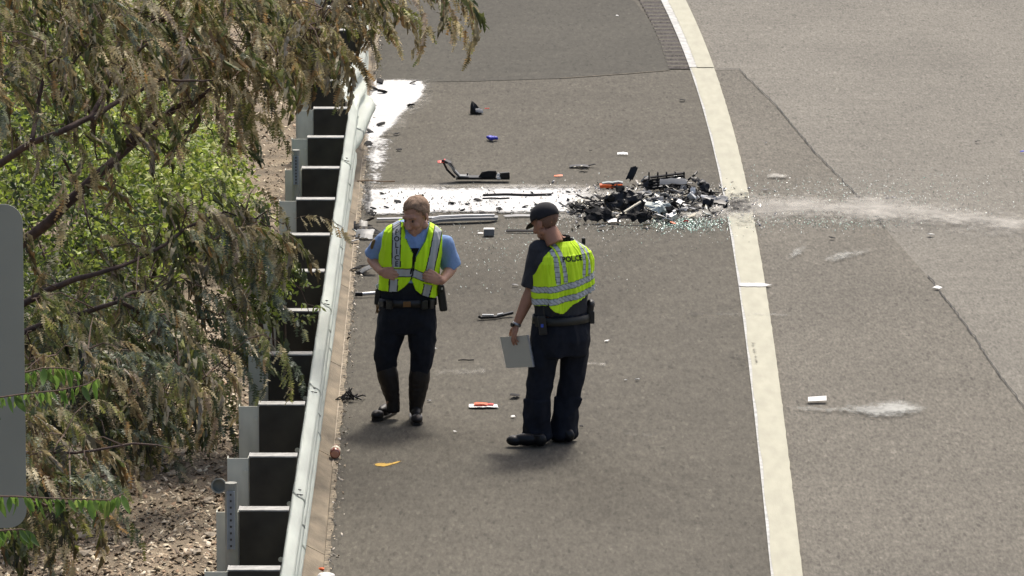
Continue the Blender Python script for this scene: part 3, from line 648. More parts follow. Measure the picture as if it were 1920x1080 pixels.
limb_defs = [   # pixel path, distance, radius
    ([(-330, 640), (-120, 560), (45, 455), (100, 410), (180, 330), (250, 270), (330, 205), (358, 188)], 50.5, [.08, .06, .043, .041, .038, .034, .028, .013]),
    ([(240, 268), (262, 236), (290, 192)], 50.3, [.035, .030, .022]),
    ([(-300, 480), (-120, 390), (0, 312), (60, 268), (110, 247), (172, 220), (200, 160), (240, 118), (262, 92), (276, 82)], 49.6, [.06, .045, .028, .026, .024, .022, .018, .015, .012, .005]),
    ([(60, 266), (70, 200), (84, 122), (116, 106)], 49.5, [.020, .016, .013, .008]),
    ([(172, 222), (240, 182), (300, 152), (340, 150), (400, 150)], 49.5, [.022, .018, .015, .010, .006]),
    ([(-280, 700), (-100, 640), (60, 560), (100, 540), (150, 520), (200, 505), (250, 490), (290, 470)], 49.0, [.06, .045, .028, .026, .022, .018, .014, .008]),
    ([(-280, 760), (-100, 680), (50, 622), (120, 595), (180, 580), (215, 566), (250, 550), (290, 544)], 48.6, [.05, .04, .024, .022, .020, .017, .014, .006]),
    ([(-280, 300), (-100, 200), (60, 120), (200, 60), (340, 30), (480, 0), (600, -30), (760, -60)], 51.0, [.05, .042, .030, .026, .022, .018, .014, .010]),
    ([(-280, 900), (-60, 820), (60, 780), (160, 770), (240, 790)], 47.6, [.035, .03, .02, .014, .006]),
    ([(-280, 900), (-100, 940), (20, 930), (90, 950), (160, 940), (220, 950)], 44.0, [.03, .022, .014, .010, .008, .004]),
    ([(-280, 800), (-100, 860), (40, 850), (140, 850), (250, 830), (320, 840)], 44.9, [.03, .022, .014, .010, .008, .004]),
    ([(-280, 980), (-60, 930), (80, 880), (180, 880), (260, 900)], 47.2, [.03, .025, .018, .012, .006]),
    ([(215, 560), (300, 610), (370, 650), (430, 690)], 48.8, [.018, .014, .010, .005]),
    ([(230, 790), (300, 800), (350, 830)], 47.6, [.008, .006, .004]),
    ([(290, 472), (350, 430), (420, 400), (480, 410)], 49.2, [.014, .012, .009, .005]),
    ([(358, 190), (420, 150), (500, 110), (580, 90)], 50.4, [.022, .018, .012, .006]),
    ([(110, 180), (130, 130), (160, 90)], 49.8, [.012, .010, .006]),
    ([(120, 300), (150, 360), (172, 440)], 50.4, [.012, .010, .006]),
    ([(160, 190), (176, 240), (182, 300)], 49.8, [.012, .010, .006]),
]
LP = []
for px, Yd, rad in limb_defs:
    pts = [J(x, y, Yd + .35 * math.sin(i * 1.3 + Yd)) for i, (x, y) in enumerate(px)]
    if px[0][0] < -200: pts[0] = Vector((-4.75, 51.5, min(1.8, max(1.2, pts[0].z))))
    tree_tube('branch', pts, rad, TREE, M['bark'])
    for a, b in zip(pts, pts[1:]):
        for t in np.linspace(0, 1, 6): LP.append(a.lerp(b, t))
LPn = np.array([tuple(p) for p in LP])
# leaf clusters: centre in the photograph, spread, number of fronds, mix of kinds, distance
CL = []
def cl(x, y, n, kinds, Yd=49.5, s=(45, 28)): CL.append((x, y, n, kinds, Yd, s))
B, T, O, U, D_ = 'brown', 'tan', 'olive', 'blueg', 'dark'
for x in range(-40, 560, 62):                                              # top band
    cl(x + 10, -10, 10, [B, O, O, B, O], 51); cl(x + 30, 34, 7, [B, T, O, U, O], 50.6); cl(x, 78, 6, [B, T, O, O, T], 50.2)
for x in range(-20, 250, 70): cl(x, 128, 6, [B, T, O, U, T], 50)
for x in range(-20, 200, 80): cl(x, 180, 3, [B, O, O, U], 50)
for x, y, n in [(300, 118, 8), (360, 112, 9), (330, 70, 8), (420, 118, 10), (470, 128, 10), (520, 105, 10), (565, 75, 8), (605, 15, 7), (400, 160, 8), (440, 190, 6), (640, -18, 6), (665, -25, 5), (690, -25, 6), (720, -8, 8), (745, 8, 5), (780, -16, 6), (800, -26, 5), (825, -34, 4), (848, -42, 3), (600, 20, 6), (625, 12, 5), (580, 45, 5), (560, 40, 9), (500, 60, 9), (360, 150, 6), (250, 150, 6), (600, 55, 5), (590, 75, 3), (545, 100, 6)]:
    cl(x, y, max(1, int(n * .8)), [B, T, T, O, B, B], 50.2, (34, 24))
for x, y, n in [(380, 375, 7), (350, 400, 7), (420, 400, 9), (460, 395, 9), (500, 425, 6), (515, 440, 4), (450, 440, 8), (400, 450, 9), (465, 475, 4), (430, 490, 5), (360, 460, 7), (330, 430, 5), (530, 420, 3)]:
    cl(x, y, max(1, int(n * .75)), [B, T, T, U, O, O], 49.2, (32, 22))
for x, y, n in [(260, 480, 5), (220, 520, 6), (280, 520, 7), (330, 530, 9), (380, 540, 9), (300, 590, 9), (350, 600, 9), (410, 590, 9), (250, 600, 8), (200, 610, 7), (150, 600, 6), (100, 640, 7), (440, 600, 4), (400, 640, 7), (440, 640, 3), (490, 650, 2), (330, 660, 8), (270, 670, 7)]:
    cl(x, y, max(1, int(n * .75)), [U, B, O, T, U, O], 48.8, (36, 26))
for x, y, n in [(70, 700, 7), (120, 690, 6), (180, 680, 6), (230, 700, 7), (300, 710, 8), (350, 710, 8), (400, 730, 4), (270, 760, 8), (320, 770, 7), (220, 760, 8), (160, 740, 7), (100, 770, 8), (60, 800, 8), (150, 800, 8), (200, 810, 7), (280, 800, 5), (480, 660, 2)]:
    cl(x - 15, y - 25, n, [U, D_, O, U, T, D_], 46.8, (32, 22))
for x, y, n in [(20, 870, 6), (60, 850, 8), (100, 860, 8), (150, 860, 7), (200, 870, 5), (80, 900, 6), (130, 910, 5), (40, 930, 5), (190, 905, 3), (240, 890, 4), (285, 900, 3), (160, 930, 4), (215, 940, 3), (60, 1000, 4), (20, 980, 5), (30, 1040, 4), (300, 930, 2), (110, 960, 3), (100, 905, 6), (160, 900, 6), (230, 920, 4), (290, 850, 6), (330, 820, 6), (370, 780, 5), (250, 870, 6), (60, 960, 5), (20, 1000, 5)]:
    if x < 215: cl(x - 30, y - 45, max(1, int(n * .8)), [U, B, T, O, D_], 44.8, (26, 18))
for x in range(-20, 110, 58): cl(x, 235, 3, [O, O, B, T], 50)
for x, y, n in [(170, 250, 2), (230, 220, 2), (300, 250, 2), (350, 220, 2), (390, 240, 2), (200, 330, 1), (100, 350, 2), (300, 350, 1), (160, 400, 2), (230, 430, 2), (60, 430, 2), (290, 420, 2), (120, 470, 3), (180, 470, 3)]: cl(x, y, n, [O, B, O, T], 49.8, (30, 22))
for x, y, n in [(40, 985, 7), (100, 985, 6), (150, 990, 5), (200, 985, 4), (20, 940, 6), (260, 950, 3), (320, 905, 3), (350, 860, 3), (60, 1030, 4), (130, 1020, 3)]: cl(x - 50, y - 50, max(1, int(n * .6)), [U, B, O, T, D_], 43.6, (26, 16)) if x < 210 else None
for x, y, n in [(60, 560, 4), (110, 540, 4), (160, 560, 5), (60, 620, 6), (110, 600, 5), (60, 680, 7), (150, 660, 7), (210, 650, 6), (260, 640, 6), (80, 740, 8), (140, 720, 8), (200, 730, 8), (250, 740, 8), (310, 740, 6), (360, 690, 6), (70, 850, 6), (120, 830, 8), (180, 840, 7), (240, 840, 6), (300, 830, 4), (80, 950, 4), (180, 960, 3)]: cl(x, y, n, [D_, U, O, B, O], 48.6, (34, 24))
rnd = random.Random(11); INST = []; twigs = []
for (x, y, n, kinds, Yd, s) in CL:
    Yc = Yd + rnd.uniform(-.5, .5); c = J(x, y, Yc); d = ((LPn - np.array(c)) ** 2).sum(1); src = LP[int(d.argmin())]
    mid = src.lerp(c, .5) + Vector((rnd.uniform(-.05, .05), rnd.uniform(-.1, .1), rnd.uniform(.02, .12)))
    if (c - src).length > .04: twigs.append((src, mid, c))
    for k in range(n):
        p = c + Vector((rnd.gauss(0, s[0] / 243 * .8), rnd.gauss(0, .35), rnd.gauss(0, s[1] / 240 * .8)))
        if k % 3 == 0: twigs.append((c, c.lerp(p, .5) + Vector((0, 0, .04)), p))
        kd = rnd.choice(kinds)
        ang = rnd.gauss(-.30, .75)                                          # mostly towards +X and the camera
        INST.append((kd, rnd.randrange(len(FR[kd])), p, Matrix.Rotation(ang, 3, 'Z') @ Matrix.Rotation(rnd.uniform(-.15, .6), 3, 'Y') @ Matrix.Rotation(rnd.uniform(-.7, .7), 3, 'X'), rnd.uniform(.7, 1.2)))
bm = bmesh.new()
for a, m_, b in twigs: tube(bm, [a - TI, m_ - TI, b - TI], [.007, .005, .0025], 4, cap=False)
tag(obj('twigs', bm, M['twig'], TREE), kind='stuff')
rnd.shuffle(INST)
INST.sort(key=lambda t: (t[2].x < -3.95))                                  # those in view first
for kd, i, p, rot, s in INST[:285]:
    o = bpy.data.objects.new('frond', frond_me(kd, i)); COL.objects.link(o); o.parent = TREE; o.matrix_local = Matrix.Translation(p - TI) @ rot.to_4x4() @ Matrix.Scale(s, 4)
Vs, Fs, Cs = [], [], []; off = 0
for kd, i, p, rot, s in INST[285:]:
    V, F, C = FR[kd][i]; Rm = np.array(rot) * s; Vs.append(V @ Rm.T + np.array(p - TI)); Fs.append(F + off); Cs.append(C * rnd.uniform(.75, 1.25)); off += len(V)
tag(npmesh('foliage', np.concatenate(Vs), np.concatenate(Fs), np.concatenate(Cs), M['frond'], TREE), kind='stuff')
print('fronds', len(INST), 'tris', sum(len(f) for f in Fs))

# leafy shrubs behind the tree
def shrub(label, blobs, n, size, pal, seed, name='shrub', droop=.3):
    r = np.random.default_rng(seed); c0 = Vector(blobs[0][0]); root = thing(name, label, 'shrub', (c0.x, c0.y, verge_z(c0.x, c0.y) - .02), 'shrubs on the verge')
    o0 = np.array(root.location); P = []
    vol = np.array([b[1][0] * b[1][2] for b in blobs]); cnt = (n * vol / vol.sum()).astype(int)
    for (c, rad), k in zip(blobs, cnt):
        d = r.normal(size=(k, 3)); d /= np.linalg.norm(d, axis=1)[:, None]; rr = (.45 + .6 * r.random(k)) ** .8
        q = d * rr[:, None] * np.array(rad); lump = np.array([noise.noise(Vector(tuple(v * 2.6 + seed))) for v in q]); q *= (1 + .45 * lump)[:, None]
        P.append(q[lump > -.30] + np.array(c))
    P = np.concatenate(P); k = len(P); s = size * (.5 + .9 * r.random(k))
    a = r.random(k) * 2 * np.pi; el = -droop + r.normal(0, .55, k); f = np.stack([np.cos(a) * np.cos(el), np.sin(a) * np.cos(el), np.sin(el)], 1)
    side = np.cross(f, r.normal(size=(k, 3))); side /= np.linalg.norm(side, axis=1)[:, None]; nrm = np.cross(f, side)
    V = np.zeros((k, 6, 3)); tip = s[:, None]
    V[:, 0] = P; V[:, 1] = P + f * tip * .38 + side * tip * .27 + nrm * tip * .10; V[:, 2] = P + f * tip * .78 + side * tip * .18 + nrm * tip * .08
    V[:, 3] = P + f * tip * 1.05 - nrm * tip * .08; V[:, 4] = P + f * tip * .78 - side * tip * .18 + nrm * tip * .08; V[:, 5] = P + f * tip * .38 - side * tip * .27 + nrm * tip * .10
    q = np.array([(0, 1, 2, 3), (0, 3, 4, 5)]); F = (np.arange(k)[:, None, None] * 6 + q[None]).reshape(-1, 4)
    pa = np.array(pal); C = pa[r.integers(0, len(pa), k)] * (.7 + .6 * r.random((k, 1)))
    fo = npmesh('foliage', (V - o0).reshape(-1, 3), F, np.repeat(C, 6, 0), M['leaf'], root); fo['kind'] = 'stuff'
    bm = bmesh.new()
    for i in range(14):
        e = Vector(tuple(P[r.integers(0, k)])) - Vector(tuple(o0)); b0 = Vector((r.normal(0, .08), r.normal(0, .08), -.05)); tube(bm, [b0, b0.lerp(e, .5) + Vector((0, 0, .1)), e], [.014, .009, .004], 5)
    obj('stem', bm, M['twig'], root)
    return root
def gb(px, py, z, rx, ry, rz):
    p = G(px, py, 0); return ((p.x, p.y, z), (rx, ry, rz))
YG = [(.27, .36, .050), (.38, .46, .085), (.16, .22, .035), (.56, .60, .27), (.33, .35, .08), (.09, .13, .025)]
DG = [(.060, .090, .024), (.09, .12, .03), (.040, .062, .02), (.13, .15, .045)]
shrub('bright yellow-green leafy shrub on the verge right of the thick bare branch', [gb(330, 500, .5, .75, 1.2, .55), gb(400, 460, .3, .5, 1.0, .42), gb(250, 460, .7, .7, 1.0, .6), gb(400, 370, .35, .35, .8, .35)], 15000, .056, YG, 1)
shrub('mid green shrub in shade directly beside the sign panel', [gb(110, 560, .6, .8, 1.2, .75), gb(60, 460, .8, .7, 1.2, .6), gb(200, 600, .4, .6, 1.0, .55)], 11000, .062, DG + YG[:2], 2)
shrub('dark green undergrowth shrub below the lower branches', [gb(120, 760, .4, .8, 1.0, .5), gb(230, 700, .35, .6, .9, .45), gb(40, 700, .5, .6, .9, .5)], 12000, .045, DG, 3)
shrub('green shrub seen through the branches in the upper verge', [gb(60, 330, .6, .9, 1.5, .7), gb(200, 330, .5, .8, 1.4, .6), gb(330, 300, .4, .6, 1.2, .45)], 13000, .060, YG + DG, 4)
shrub('tall fresh green shrub farthest up the verge', [gb(90, 140, .9, 1.1, 1.8, 1.0), gb(260, 120, .7, .9, 1.6, .8), gb(-40, 200, .8, .8, 1.8, 1.0)], 15000, .065, YG + GREEN + DG, 5)
shrub('small green creeper clump leaning on the middle guardrail posts', [((J(505, 520, 49.6)), (.22, .3, .20)), ((J(480, 580, 49.4)), (.22, .3, .24)), ((J(455, 540, 49.5)), (.22, .3, .22)), ((J(490, 470, 49.9)), (.18, .3, .1))], 1300, .055, YG, 6, name='creeper')
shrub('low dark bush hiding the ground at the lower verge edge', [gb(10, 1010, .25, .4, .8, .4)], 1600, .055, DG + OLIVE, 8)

def leaf_me(seed, l, pal):
    r = random.Random(seed); V, F, C = [], [], []; n = 5; c = Vector(r.choice(pal))
    for i in range(n + 1):
        t = i / n; w = l * .17 * math.sin(math.pi * (t ** .8)) + .0015; z = -l * t; b = l * .14 * math.sin(t * 2.2)
        V += [(-w, b - w * .35, z), (0, b, z), (w, b - w * .35, z)]; C += [tuple(c * r.uniform(.85, 1.1))] * 3
    for i in range(n):
        for j in range(2): F.append((i * 3 + j, i * 3 + j + 1, (i + 1) * 3 + j + 1, (i + 1) * 3 + j))
    me = bpy.data.meshes.new('leaf'); me.from_pydata(V, [], F); me.update(); setcol(me, C); me.materials.append(M['leaf']); me.polygons.foreach_set('use_smooth', [True] * len(me.polygons)); return me
LV = [leaf_me(i, .085 + .008 * i, [(.10, .19, .032), (.14, .24, .045), (.065, .12, .025), (.19, .27, .06)]) for i in range(6)]
def sprig(name, label, px, Yd, step=.040, group='leafy sprays reaching past the sign', s=1.0, cat='branch'):
    P = [J(x, y, Yd + .1 * i) for i, (x, y) in enumerate(px)]; base = P[0]; root = thing(name, label, cat, base, group); r = random.Random(px[-1][0])
    bm = bmesh.new(); tube(bm, [p - base for p in P], [.006 - .004 * i / len(P) for i in range(len(P))], 5); obj('stem', bm, M['twig'], root)
    acc = 0
    for a, b in zip(P, P[1:]):
        L = (b - a).length; t = acc
        while t < L:
            p = a.lerp(b, t / L)
            for sd_ in (-1, 1):
                o = bpy.data.objects.new('leaf', r.choice(LV)); COL.objects.link(o); o.parent = root; o.location = p - base + Vector((r.uniform(-.01, .01), sd_ * .006, 0))
                o.rotation_euler = (r.uniform(-.5, .4) + sd_ * .35, r.uniform(-.6, .3), r.uniform(-1.4, 1.4)); o.scale = (s * r.uniform(.55, 1.2),) * 3
            t += step
        acc = t - L
    return root
sprig('leafy_branch', 'arching green leafy spray crossing the sign halfway up', [(-60, 752), (0, 745), (50, 738), (110, 732), (160, 722), (186, 708)], 34.5)
sprig('leafy_branch', 'level green leafy spray crossing the sign near its bottom edge', [(-60, 930), (30, 931), (90, 934), (150, 936), (205, 938), (232, 925)], 34.2)
sprig('leafy_branch', 'short green leafy spray just below the sign corner', [(-60, 1000), (0, 995), (40, 992), (65, 1000)], 34.0)
sprig('leafy_branch', 'small leafy spray above the longer one beside the sign', [(40, 700), (80, 690), (120, 690), (150, 698)], 37.0)
# small seedling twig in front of the rail posts
tw = thing('seedling_twig', 'thin green twig with tiny leaves poking out before the dark guardrail blocks', 'twig', J(560, 610, 49.0))
b0 = J(560, 610, 49.0)
def TW(x, y): return J(x, y, 49.0) - b0
bm = bmesh.new()
for pl_ in ([(520, 500), (550, 530), (565, 545), (575, 570), (580, 590)], [(565, 545), (560, 535), (572, 530)], [(575, 570), (592, 575), (600, 577)], [(562, 540), (575, 540), (585, 534)]):
    tube(bm, [TW(*q) for q in pl_], .0035, 5)
obj('stem', bm, M['leaf'] if False else M['twig'], tw); V, F, C = [], [], []; r = random.Random(5)
for (x, y) in [(560, 536), (572, 530), (578, 528), (585, 534), (590, 540), (560, 545), (566, 568), (572, 572), (598, 577), (594, 572), (602, 575), (588, 574), (574, 592), (566, 590), (560, 594), (582, 592), (588, 596), (565, 600), (578, 602), (556, 566)]:
    p = TW(x, y); 
    for _ in range(2):
        d = Vector((r.uniform(-1, 1), r.uniform(-.5, .5), r.uniform(-1, .4))).normalized() * r.uniform(.03, .06); s_ = d.orthogonal().normalized() * .011; i = len(V); V += [p, p + d * .5 + s_, p + d, p + d * .5 - s_]; F.append((i, i + 1, i + 2, i + 3)); C += [r.choice(YG)] * 4
raw('leaves', V, F, M['leaf'], tw, col=C)['kind'] = 'stuff'

# ================================================================== DEBRIS
def place(o, px, py, z=0.018, rz=0, label=None, cat=None, group=None, base=None):
    p = base or G(px, py, z); o.location = p; o.rotation_euler.z = rz; return tag(o, label, cat, group)
def plate(seed, a, b, th=.004, curve=.2, holes=0, n=7, jag=.25, wave=0):
    "a broken, bent sheet with a ragged outline"
    r = random.Random(seed); bm = bmesh.new(); grid = {}
    for i in range(n + 1):
        for j in range(4):
            u, v = i / n - .5, j / 3 - .5; x = a * u * (1 + (r.uniform(-jag, jag) if j in (0, 3) else 0) * .3); y = b * v * (1 + (r.uniform(-jag, jag)) * (1 if j in (0, 3) else .2)) * (1 - .5 * jag * abs(u) * 2)
            z = curve * a * (.25 - u * u) + wave * math.sin(u * 9) * b + curve * b * .6 * (.25 - v * v)
            grid[i, j] = bm.verts.new((x, y, z))
    for i in range(n):
        for j in range(3):
            if holes and r.random() < holes: continue
            bm.faces.new((grid[i, j], grid[i + 1, j], grid[i + 1, j + 1], grid[i, j + 1]))
    bmesh.ops.delete(bm, geom=[v for v in bm.verts if not v.link_faces], context='VERTS')
    bmesh.ops.solidify(bm, geom=bm.faces[:], thickness=th); zm = min(v.co.z for v in bm.verts)
    for v in bm.verts: v.co.z -= zm
    return bm
def rotbm(bm, rx=0, ry=0, rz=0, z=0):
    bmesh.ops.transform(bm, matrix=Matrix.Translation((0, 0, z)) @ Matrix.Rotation(rz, 4, 'Z') @ Matrix.Rotation(ry, 4, 'Y') @ Matrix.Rotation(rx, 4, 'X'), verts=bm.verts); return bm
def drop(bm):
    zm = min(v.co.z for v in bm.verts)
    for v in bm.verts: v.co.z -= zm
    return bm
def barpiece(bm, pts, w, h):
    "flat bar of rectangular section along points"
    pts = [Vector(p) for p in pts]; L = []
    for i, p in enumerate(pts):
        d = (pts[min(i + 1, len(pts) - 1)] - pts[max(i - 1, 0)]).normalized(); s = Vector((0, 1, 0)) * w / 2; u = d.cross(Vector((0, 1, 0))).normalized() * h / 2
        L.append([bm.verts.new(p + s + u), bm.verts.new(p - s + u), bm.verts.new(p - s - u), bm.verts.new(p + s - u)])
    for A, B_ in zip(L, L[1:]):
        for j in range(4): bm.faces.new((A[j], A[(j + 1) % 4], B_[(j + 1) % 4], B_[j]))
    bm.faces.new(L[0][::-1]); bm.faces.new(L[-1])
def crush(bm, amt, rx):
    bmesh.ops.subdivide_edges(bm, edges=[e for e in bm.edges if e.calc_length() > .03], cuts=1, use_grid_fill=True); bmesh.ops.triangulate(bm, faces=bm.faces)
    for v in bm.verts: v.co += Vector((noise.noise(v.co * 22), noise.noise(v.co * 22 + Vector((7, 7, 7))), noise.noise(v.co * 16 + Vector((3, 1, 9))))) * amt
    return rotbm(bm, rx)
PXM = 228.0     # picture pixels per metre around the heap
# 1 the big bent trim frame, standing on edge
root = thing('bumper_frame', 'long bent black bumper frame standing on edge with a red lens at its tip', 'car part', G(890, 339, .018))
def FX(x, y): return ((x - 890) / PXM, 0, (339 - y) / (PXM * .985) + .02)
bm = bmesh.new(); barpiece(bm, [FX(822, 298), FX(836, 304), FX(846, 322), FX(858, 334), FX(880, 336), (FX(905, 336))], .14, .022); barpiece(bm, [FX(818, 297), FX(828, 318), FX(846, 336)], .03, .02); barpiece(bm, [FX(848, 337), FX(900, 337), FX(968, 337)], .10, .02); obj('rail_arm', bm, M['black'], root)
bm = bmesh.new(); barpiece(bm, [FX(826, 303), FX(840, 320), FX(852, 333), FX(872, 334)], .11, .012); bmesh.ops.translate(bm, vec=(.02, -.03, .01), verts=bm.verts); obj('inner_web', bm, M['grey'], root)
bm = bmesh.new()
v_ = [bm.verts.new(Vector(FX(*q)) + Vector((0, dy, 0))) for dy in (-.05, -.02) for q in ((896, 337), (906, 323), (920, 320), (938, 320), (940, 328), (936, 336))]
bm.faces.new(v_[:6]); bm.faces.new(v_[6:][::-1])
for j in range(6): bm.faces.new((v_[j], v_[(j + 1) % 6], v_[6 + (j + 1) % 6], v_[6 + j]))
obj('panel', bm, M['blackm'], root)
bm = bmesh.new(); box(bm, Vector(FX(957, 330)) + Vector((0, -.04, 0)), (.10, .05, .062), Matrix.Rotation(-.08, 3, 'Y'), .006); obj('end_box', bm, M['black'], root)
bm = bmesh.new(); box(bm, Vector(FX(943, 328)) + Vector((0, -.055, 0)), (.03, .02, .03), Matrix.Rotation(.5, 3, 'Y')); box(bm, Vector(FX(944, 335)) + Vector((0, -.055, 0)), (.04, .02, .02)); obj('broken_clip', bm, M['white'], root)
bm = bmesh.new(); box(bm, Vector(FX(874, 332)) + Vector((0, -.03, 0)), (.015, .02, .06)); obj('tab', bm, M['black'], root)
bm = plate(3, .07, .05, .006, .2, n=3); rotbm(bm, .3, 0, .1); bmesh.ops.translate(bm, vec=Vector(FX(815, 302)), verts=bm.verts); obj('red_lens', bm, M['redp'], root)
bm = bmesh.new(); box(bm, FX(823, 299), (.016, .06, .03), bevel=.003); obj('lens_cap', bm, M['redp'], root)
# 2 upright crumpled shard
root = thing('fender_shard', 'crumpled upright black plastic shard lying alone near the top of the shoulder', 'car part', G(893, 212, .018))
bm = bmesh.new(); P = [(-.065, 0, 0), (-.06, 0, .09), (-.045, .02, .135), (-.03, .0, .075), (-.005, .03, .10), (.02, 0, .07), (.05, .02, .045), (.075, 0, .03), (.055, 0, .0), (0, -.02, 0)]
a_ = [bm.verts.new((x, y - .03, z)) for x, y, z in P]; b_ = [bm.verts.new((x * .8, y + .08, z * .8)) for x, y, z in P]
bm.faces.new(a_); bm.faces.new(b_[::-1])
for j in range(len(P)): bm.faces.new((a_[j], a_[(j + 1) % len(P)], b_[(j + 1) % len(P)], b_[j]))
bmesh.ops.triangulate(bm, faces=bm.faces); obj('shell', bm, M['black'], root)
bm = plate(8, .09, .05, .004, .4); rotbm(bm, .9, .2, .5, .03); bmesh.ops.translate(bm, vec=(.03, -.05, 0), verts=bm.verts); obj('flap', bm, M['grey'], root)
# 3 blue glove
bm = bmesh.new(); r = random.Random(3)
for k in range(9):
    a = k * .7; c = Vector((r.uniform(-.045, .045), r.uniform(-.05, .05), .018)); limb(bm, [c, c + Vector((math.cos(a) * .03, math.sin(a) * .05, r.uniform(-.01, .014)))], [.017, .011], 8)
bm = fuse(bm, .005, 1); folds(bm, .008, 60, (1, 1, 1))
place(obj('nitrile_glove', drop(bm), M['bluep'], smooth=True), 925, 263, label='crumpled blue nitrile glove on the shoulder', cat='glove')
# 4 pale curved shard
root = thing('headlamp_shard', 'curved cream-lined black headlamp fragment beyond the debris heap', 'car part', G(1088, 313, .018))
obj('liner', plate(4, .16, .10, .005, .25), M['cream'], root); bm = plate(5, .20, .13, .005, .22); bmesh.ops.translate(bm, vec=(-.005, .02, -.006), verts=bm.verts); obj('shell', drop(bm), M['black'], root)
bm = plate(6, .10, .04, .006, .1); rotbm(bm, 0, -.25, .1); bmesh.ops.translate(bm, vec=(.10, .02, .01), verts=bm.verts); obj('spike', bm, M['blackm'], root)
# singles
def single(name, px, py, bm, m, label, cat='debris', rz=0, group=None, z=.018): return place(obj(name, drop(bm), m), px, py, z, rz, label, cat, group)
single('trim_strip', 1167, 290, rotbm(plate(21, .105, .05, .005, .15), .3), M['white'], 'small white strip on the road beyond the heap')
single('orange_strip', 1047, 331, rotbm(plate(22, .085, .03, .005, .05), .35, -.06), M['amber'], 'small orange plastic strip left of the heap')
def rod(l, r_, n=6, bend=.0):
    bm = bmesh.new(); tube(bm, [(-l / 2, 0, 0), (-l / 6, bend, 0), (l / 6, -bend, 0), (l / 2, 0, 0)], r_, n); return bm
single('stick', 705, 341, rod(.37, .007, 6, .03), M['wood'], 'thin brown stick lying across the powder by the curb', 'stick', -.05)
single('black_rod', 970, 368, rod(.66, .014, 6, .03), M['blackm'], 'long black rod lying on the white powder', 'rod', .06)
single('black_rod', 930, 374, rod(.26, .010, 6, .02), M['blackm'], 'short thin black rod just under the long rod on the powder', 'rod', .1)
# long silver moulding
root = thing('silver_moulding', 'long silver car moulding lying behind the first officer', 'car part', G(820, 414, .018))
bm = bmesh.new(); barpiece(bm, [(-.57, 0, .015), (-.2, .02, .02), (.2, .10, .022), (.54, .19, .018)], .055, .016); obj('bright_strip', bm, M['silver'], root)
bm = bmesh.new(); barpiece(bm, [(-.05, -.17, .02), (.02, -.12, .03), (.25, -.08, .036), (.50, -.02, .03), (.57, .06, .02)], .12, .024); obj('grey_rail', bm, M['grey'], root)
bm = bmesh.new(); barpiece(bm, [(-.05, -.16, .05), (.02, -.10, .058), (.25, -.05, .06), (.54, .04, .05)], .05, .012); obj('pale_edge', bm, M['silver'], root)
single('trim_blade', 970, 406, rotbm(plate(31, .26, .06, .006, .05), .2), M['grey'], 'pale grey blade tapering toward the capped officer', 'car part', .15)
# white box
root = thing('small_box', 'small white module box lying on the shoulder between the officers', 'box', G(917, 441, .018)); bm = bmesh.new(); box(bm, (0, 0, .030), (.098, .075, .058), bevel=.004); obj('case', bm, M['grey'], root)
bm = bmesh.new(); box(bm, (0, 0, .0615), (.100, .078, .006), bevel=.001); obj('lid', bm, M['white'], root)
single('black_sliver', 985, 435, rotbm(plate(32, .36, .05, .008, .06), .2), M['blackm'], 'long dark blade-shaped piece beside the white box', 'car part', -.05)
single('white_scrap', 901, 438, rotbm(plate(33, .05, .03, .003, .1), .2), M['white'], 'white chip touching the small box')
# fragments by the curb
for k, (x, y, s, m, lab) in enumerate([(676, 430, .13, 'black', 'black bracket lying against the curb by the first officer'), (690, 420, .10, 'blackm', 'black clip on the powder edge beside the curb'), (668, 442, .09, 'clear', 'clear lens shard leaning on the curb'), (684, 446, .16, 'grey', 'grey folded metal bracket near the curb'),
                                       (703, 440, .12, 'blackm', 'dark wedge piece behind the officer shoulder'), (665, 456, .07, 'white', 'bright white chip in the curb gutter'), (698, 405, .07, 'blackm', 'black nub on the powder rim'), (676, 508, .15, 'blackm', 'dark hooked bracket beside the officer arm'), (692, 512, .17, 'grey', 'translucent grey plate beside the officer arm')]):
    bm = rotbm(plate(50 + k, s, s * 1.1, .006, .35, holes=.1), random.Random(k).uniform(-.7, .7), random.Random(k + 9).uniform(-.4, .4)); single('curb_fragment', x, y, bm, M[m], lab, rz=k)
root = thing('hose_end', 'black and silver tube end on the road behind the officer belt', 'car part', G(684, 556, .018)); bm = bmesh.new(); tube(bm, [(-.085, 0, .022), (-.02, 0, .022)], .020, 10); obj('cuff', bm, M['black'], root)
bm = bmesh.new(); tube(bm, [(-.02, 0, .022), (.10, .02, .028)], .015, 10); obj('sleeve', bm, M['silver'], root)
root = thing('trim_strip', 'long black and white trim strip on the shoulder left of the capped officer', 'car part', G(930, 596, .018)); bm = bmesh.new(); barpiece(bm, [(-.15, -.07, .03), (-.13, -.05, .012), (0, -.02, .012), (.06, .06, .014), (.15, .10, .03)], .05, .020); obj('black_edge', bm, M['black'], root)
bm = bmesh.new(); barpiece(bm, [(-.12, -.045, .034), (-.02, -.01, .027)], .03, .010); barpiece(bm, [(.01, .0, .028), (.06, .05, .030)], .03, .010); obj('pale_insert', bm, M['silver'], root)
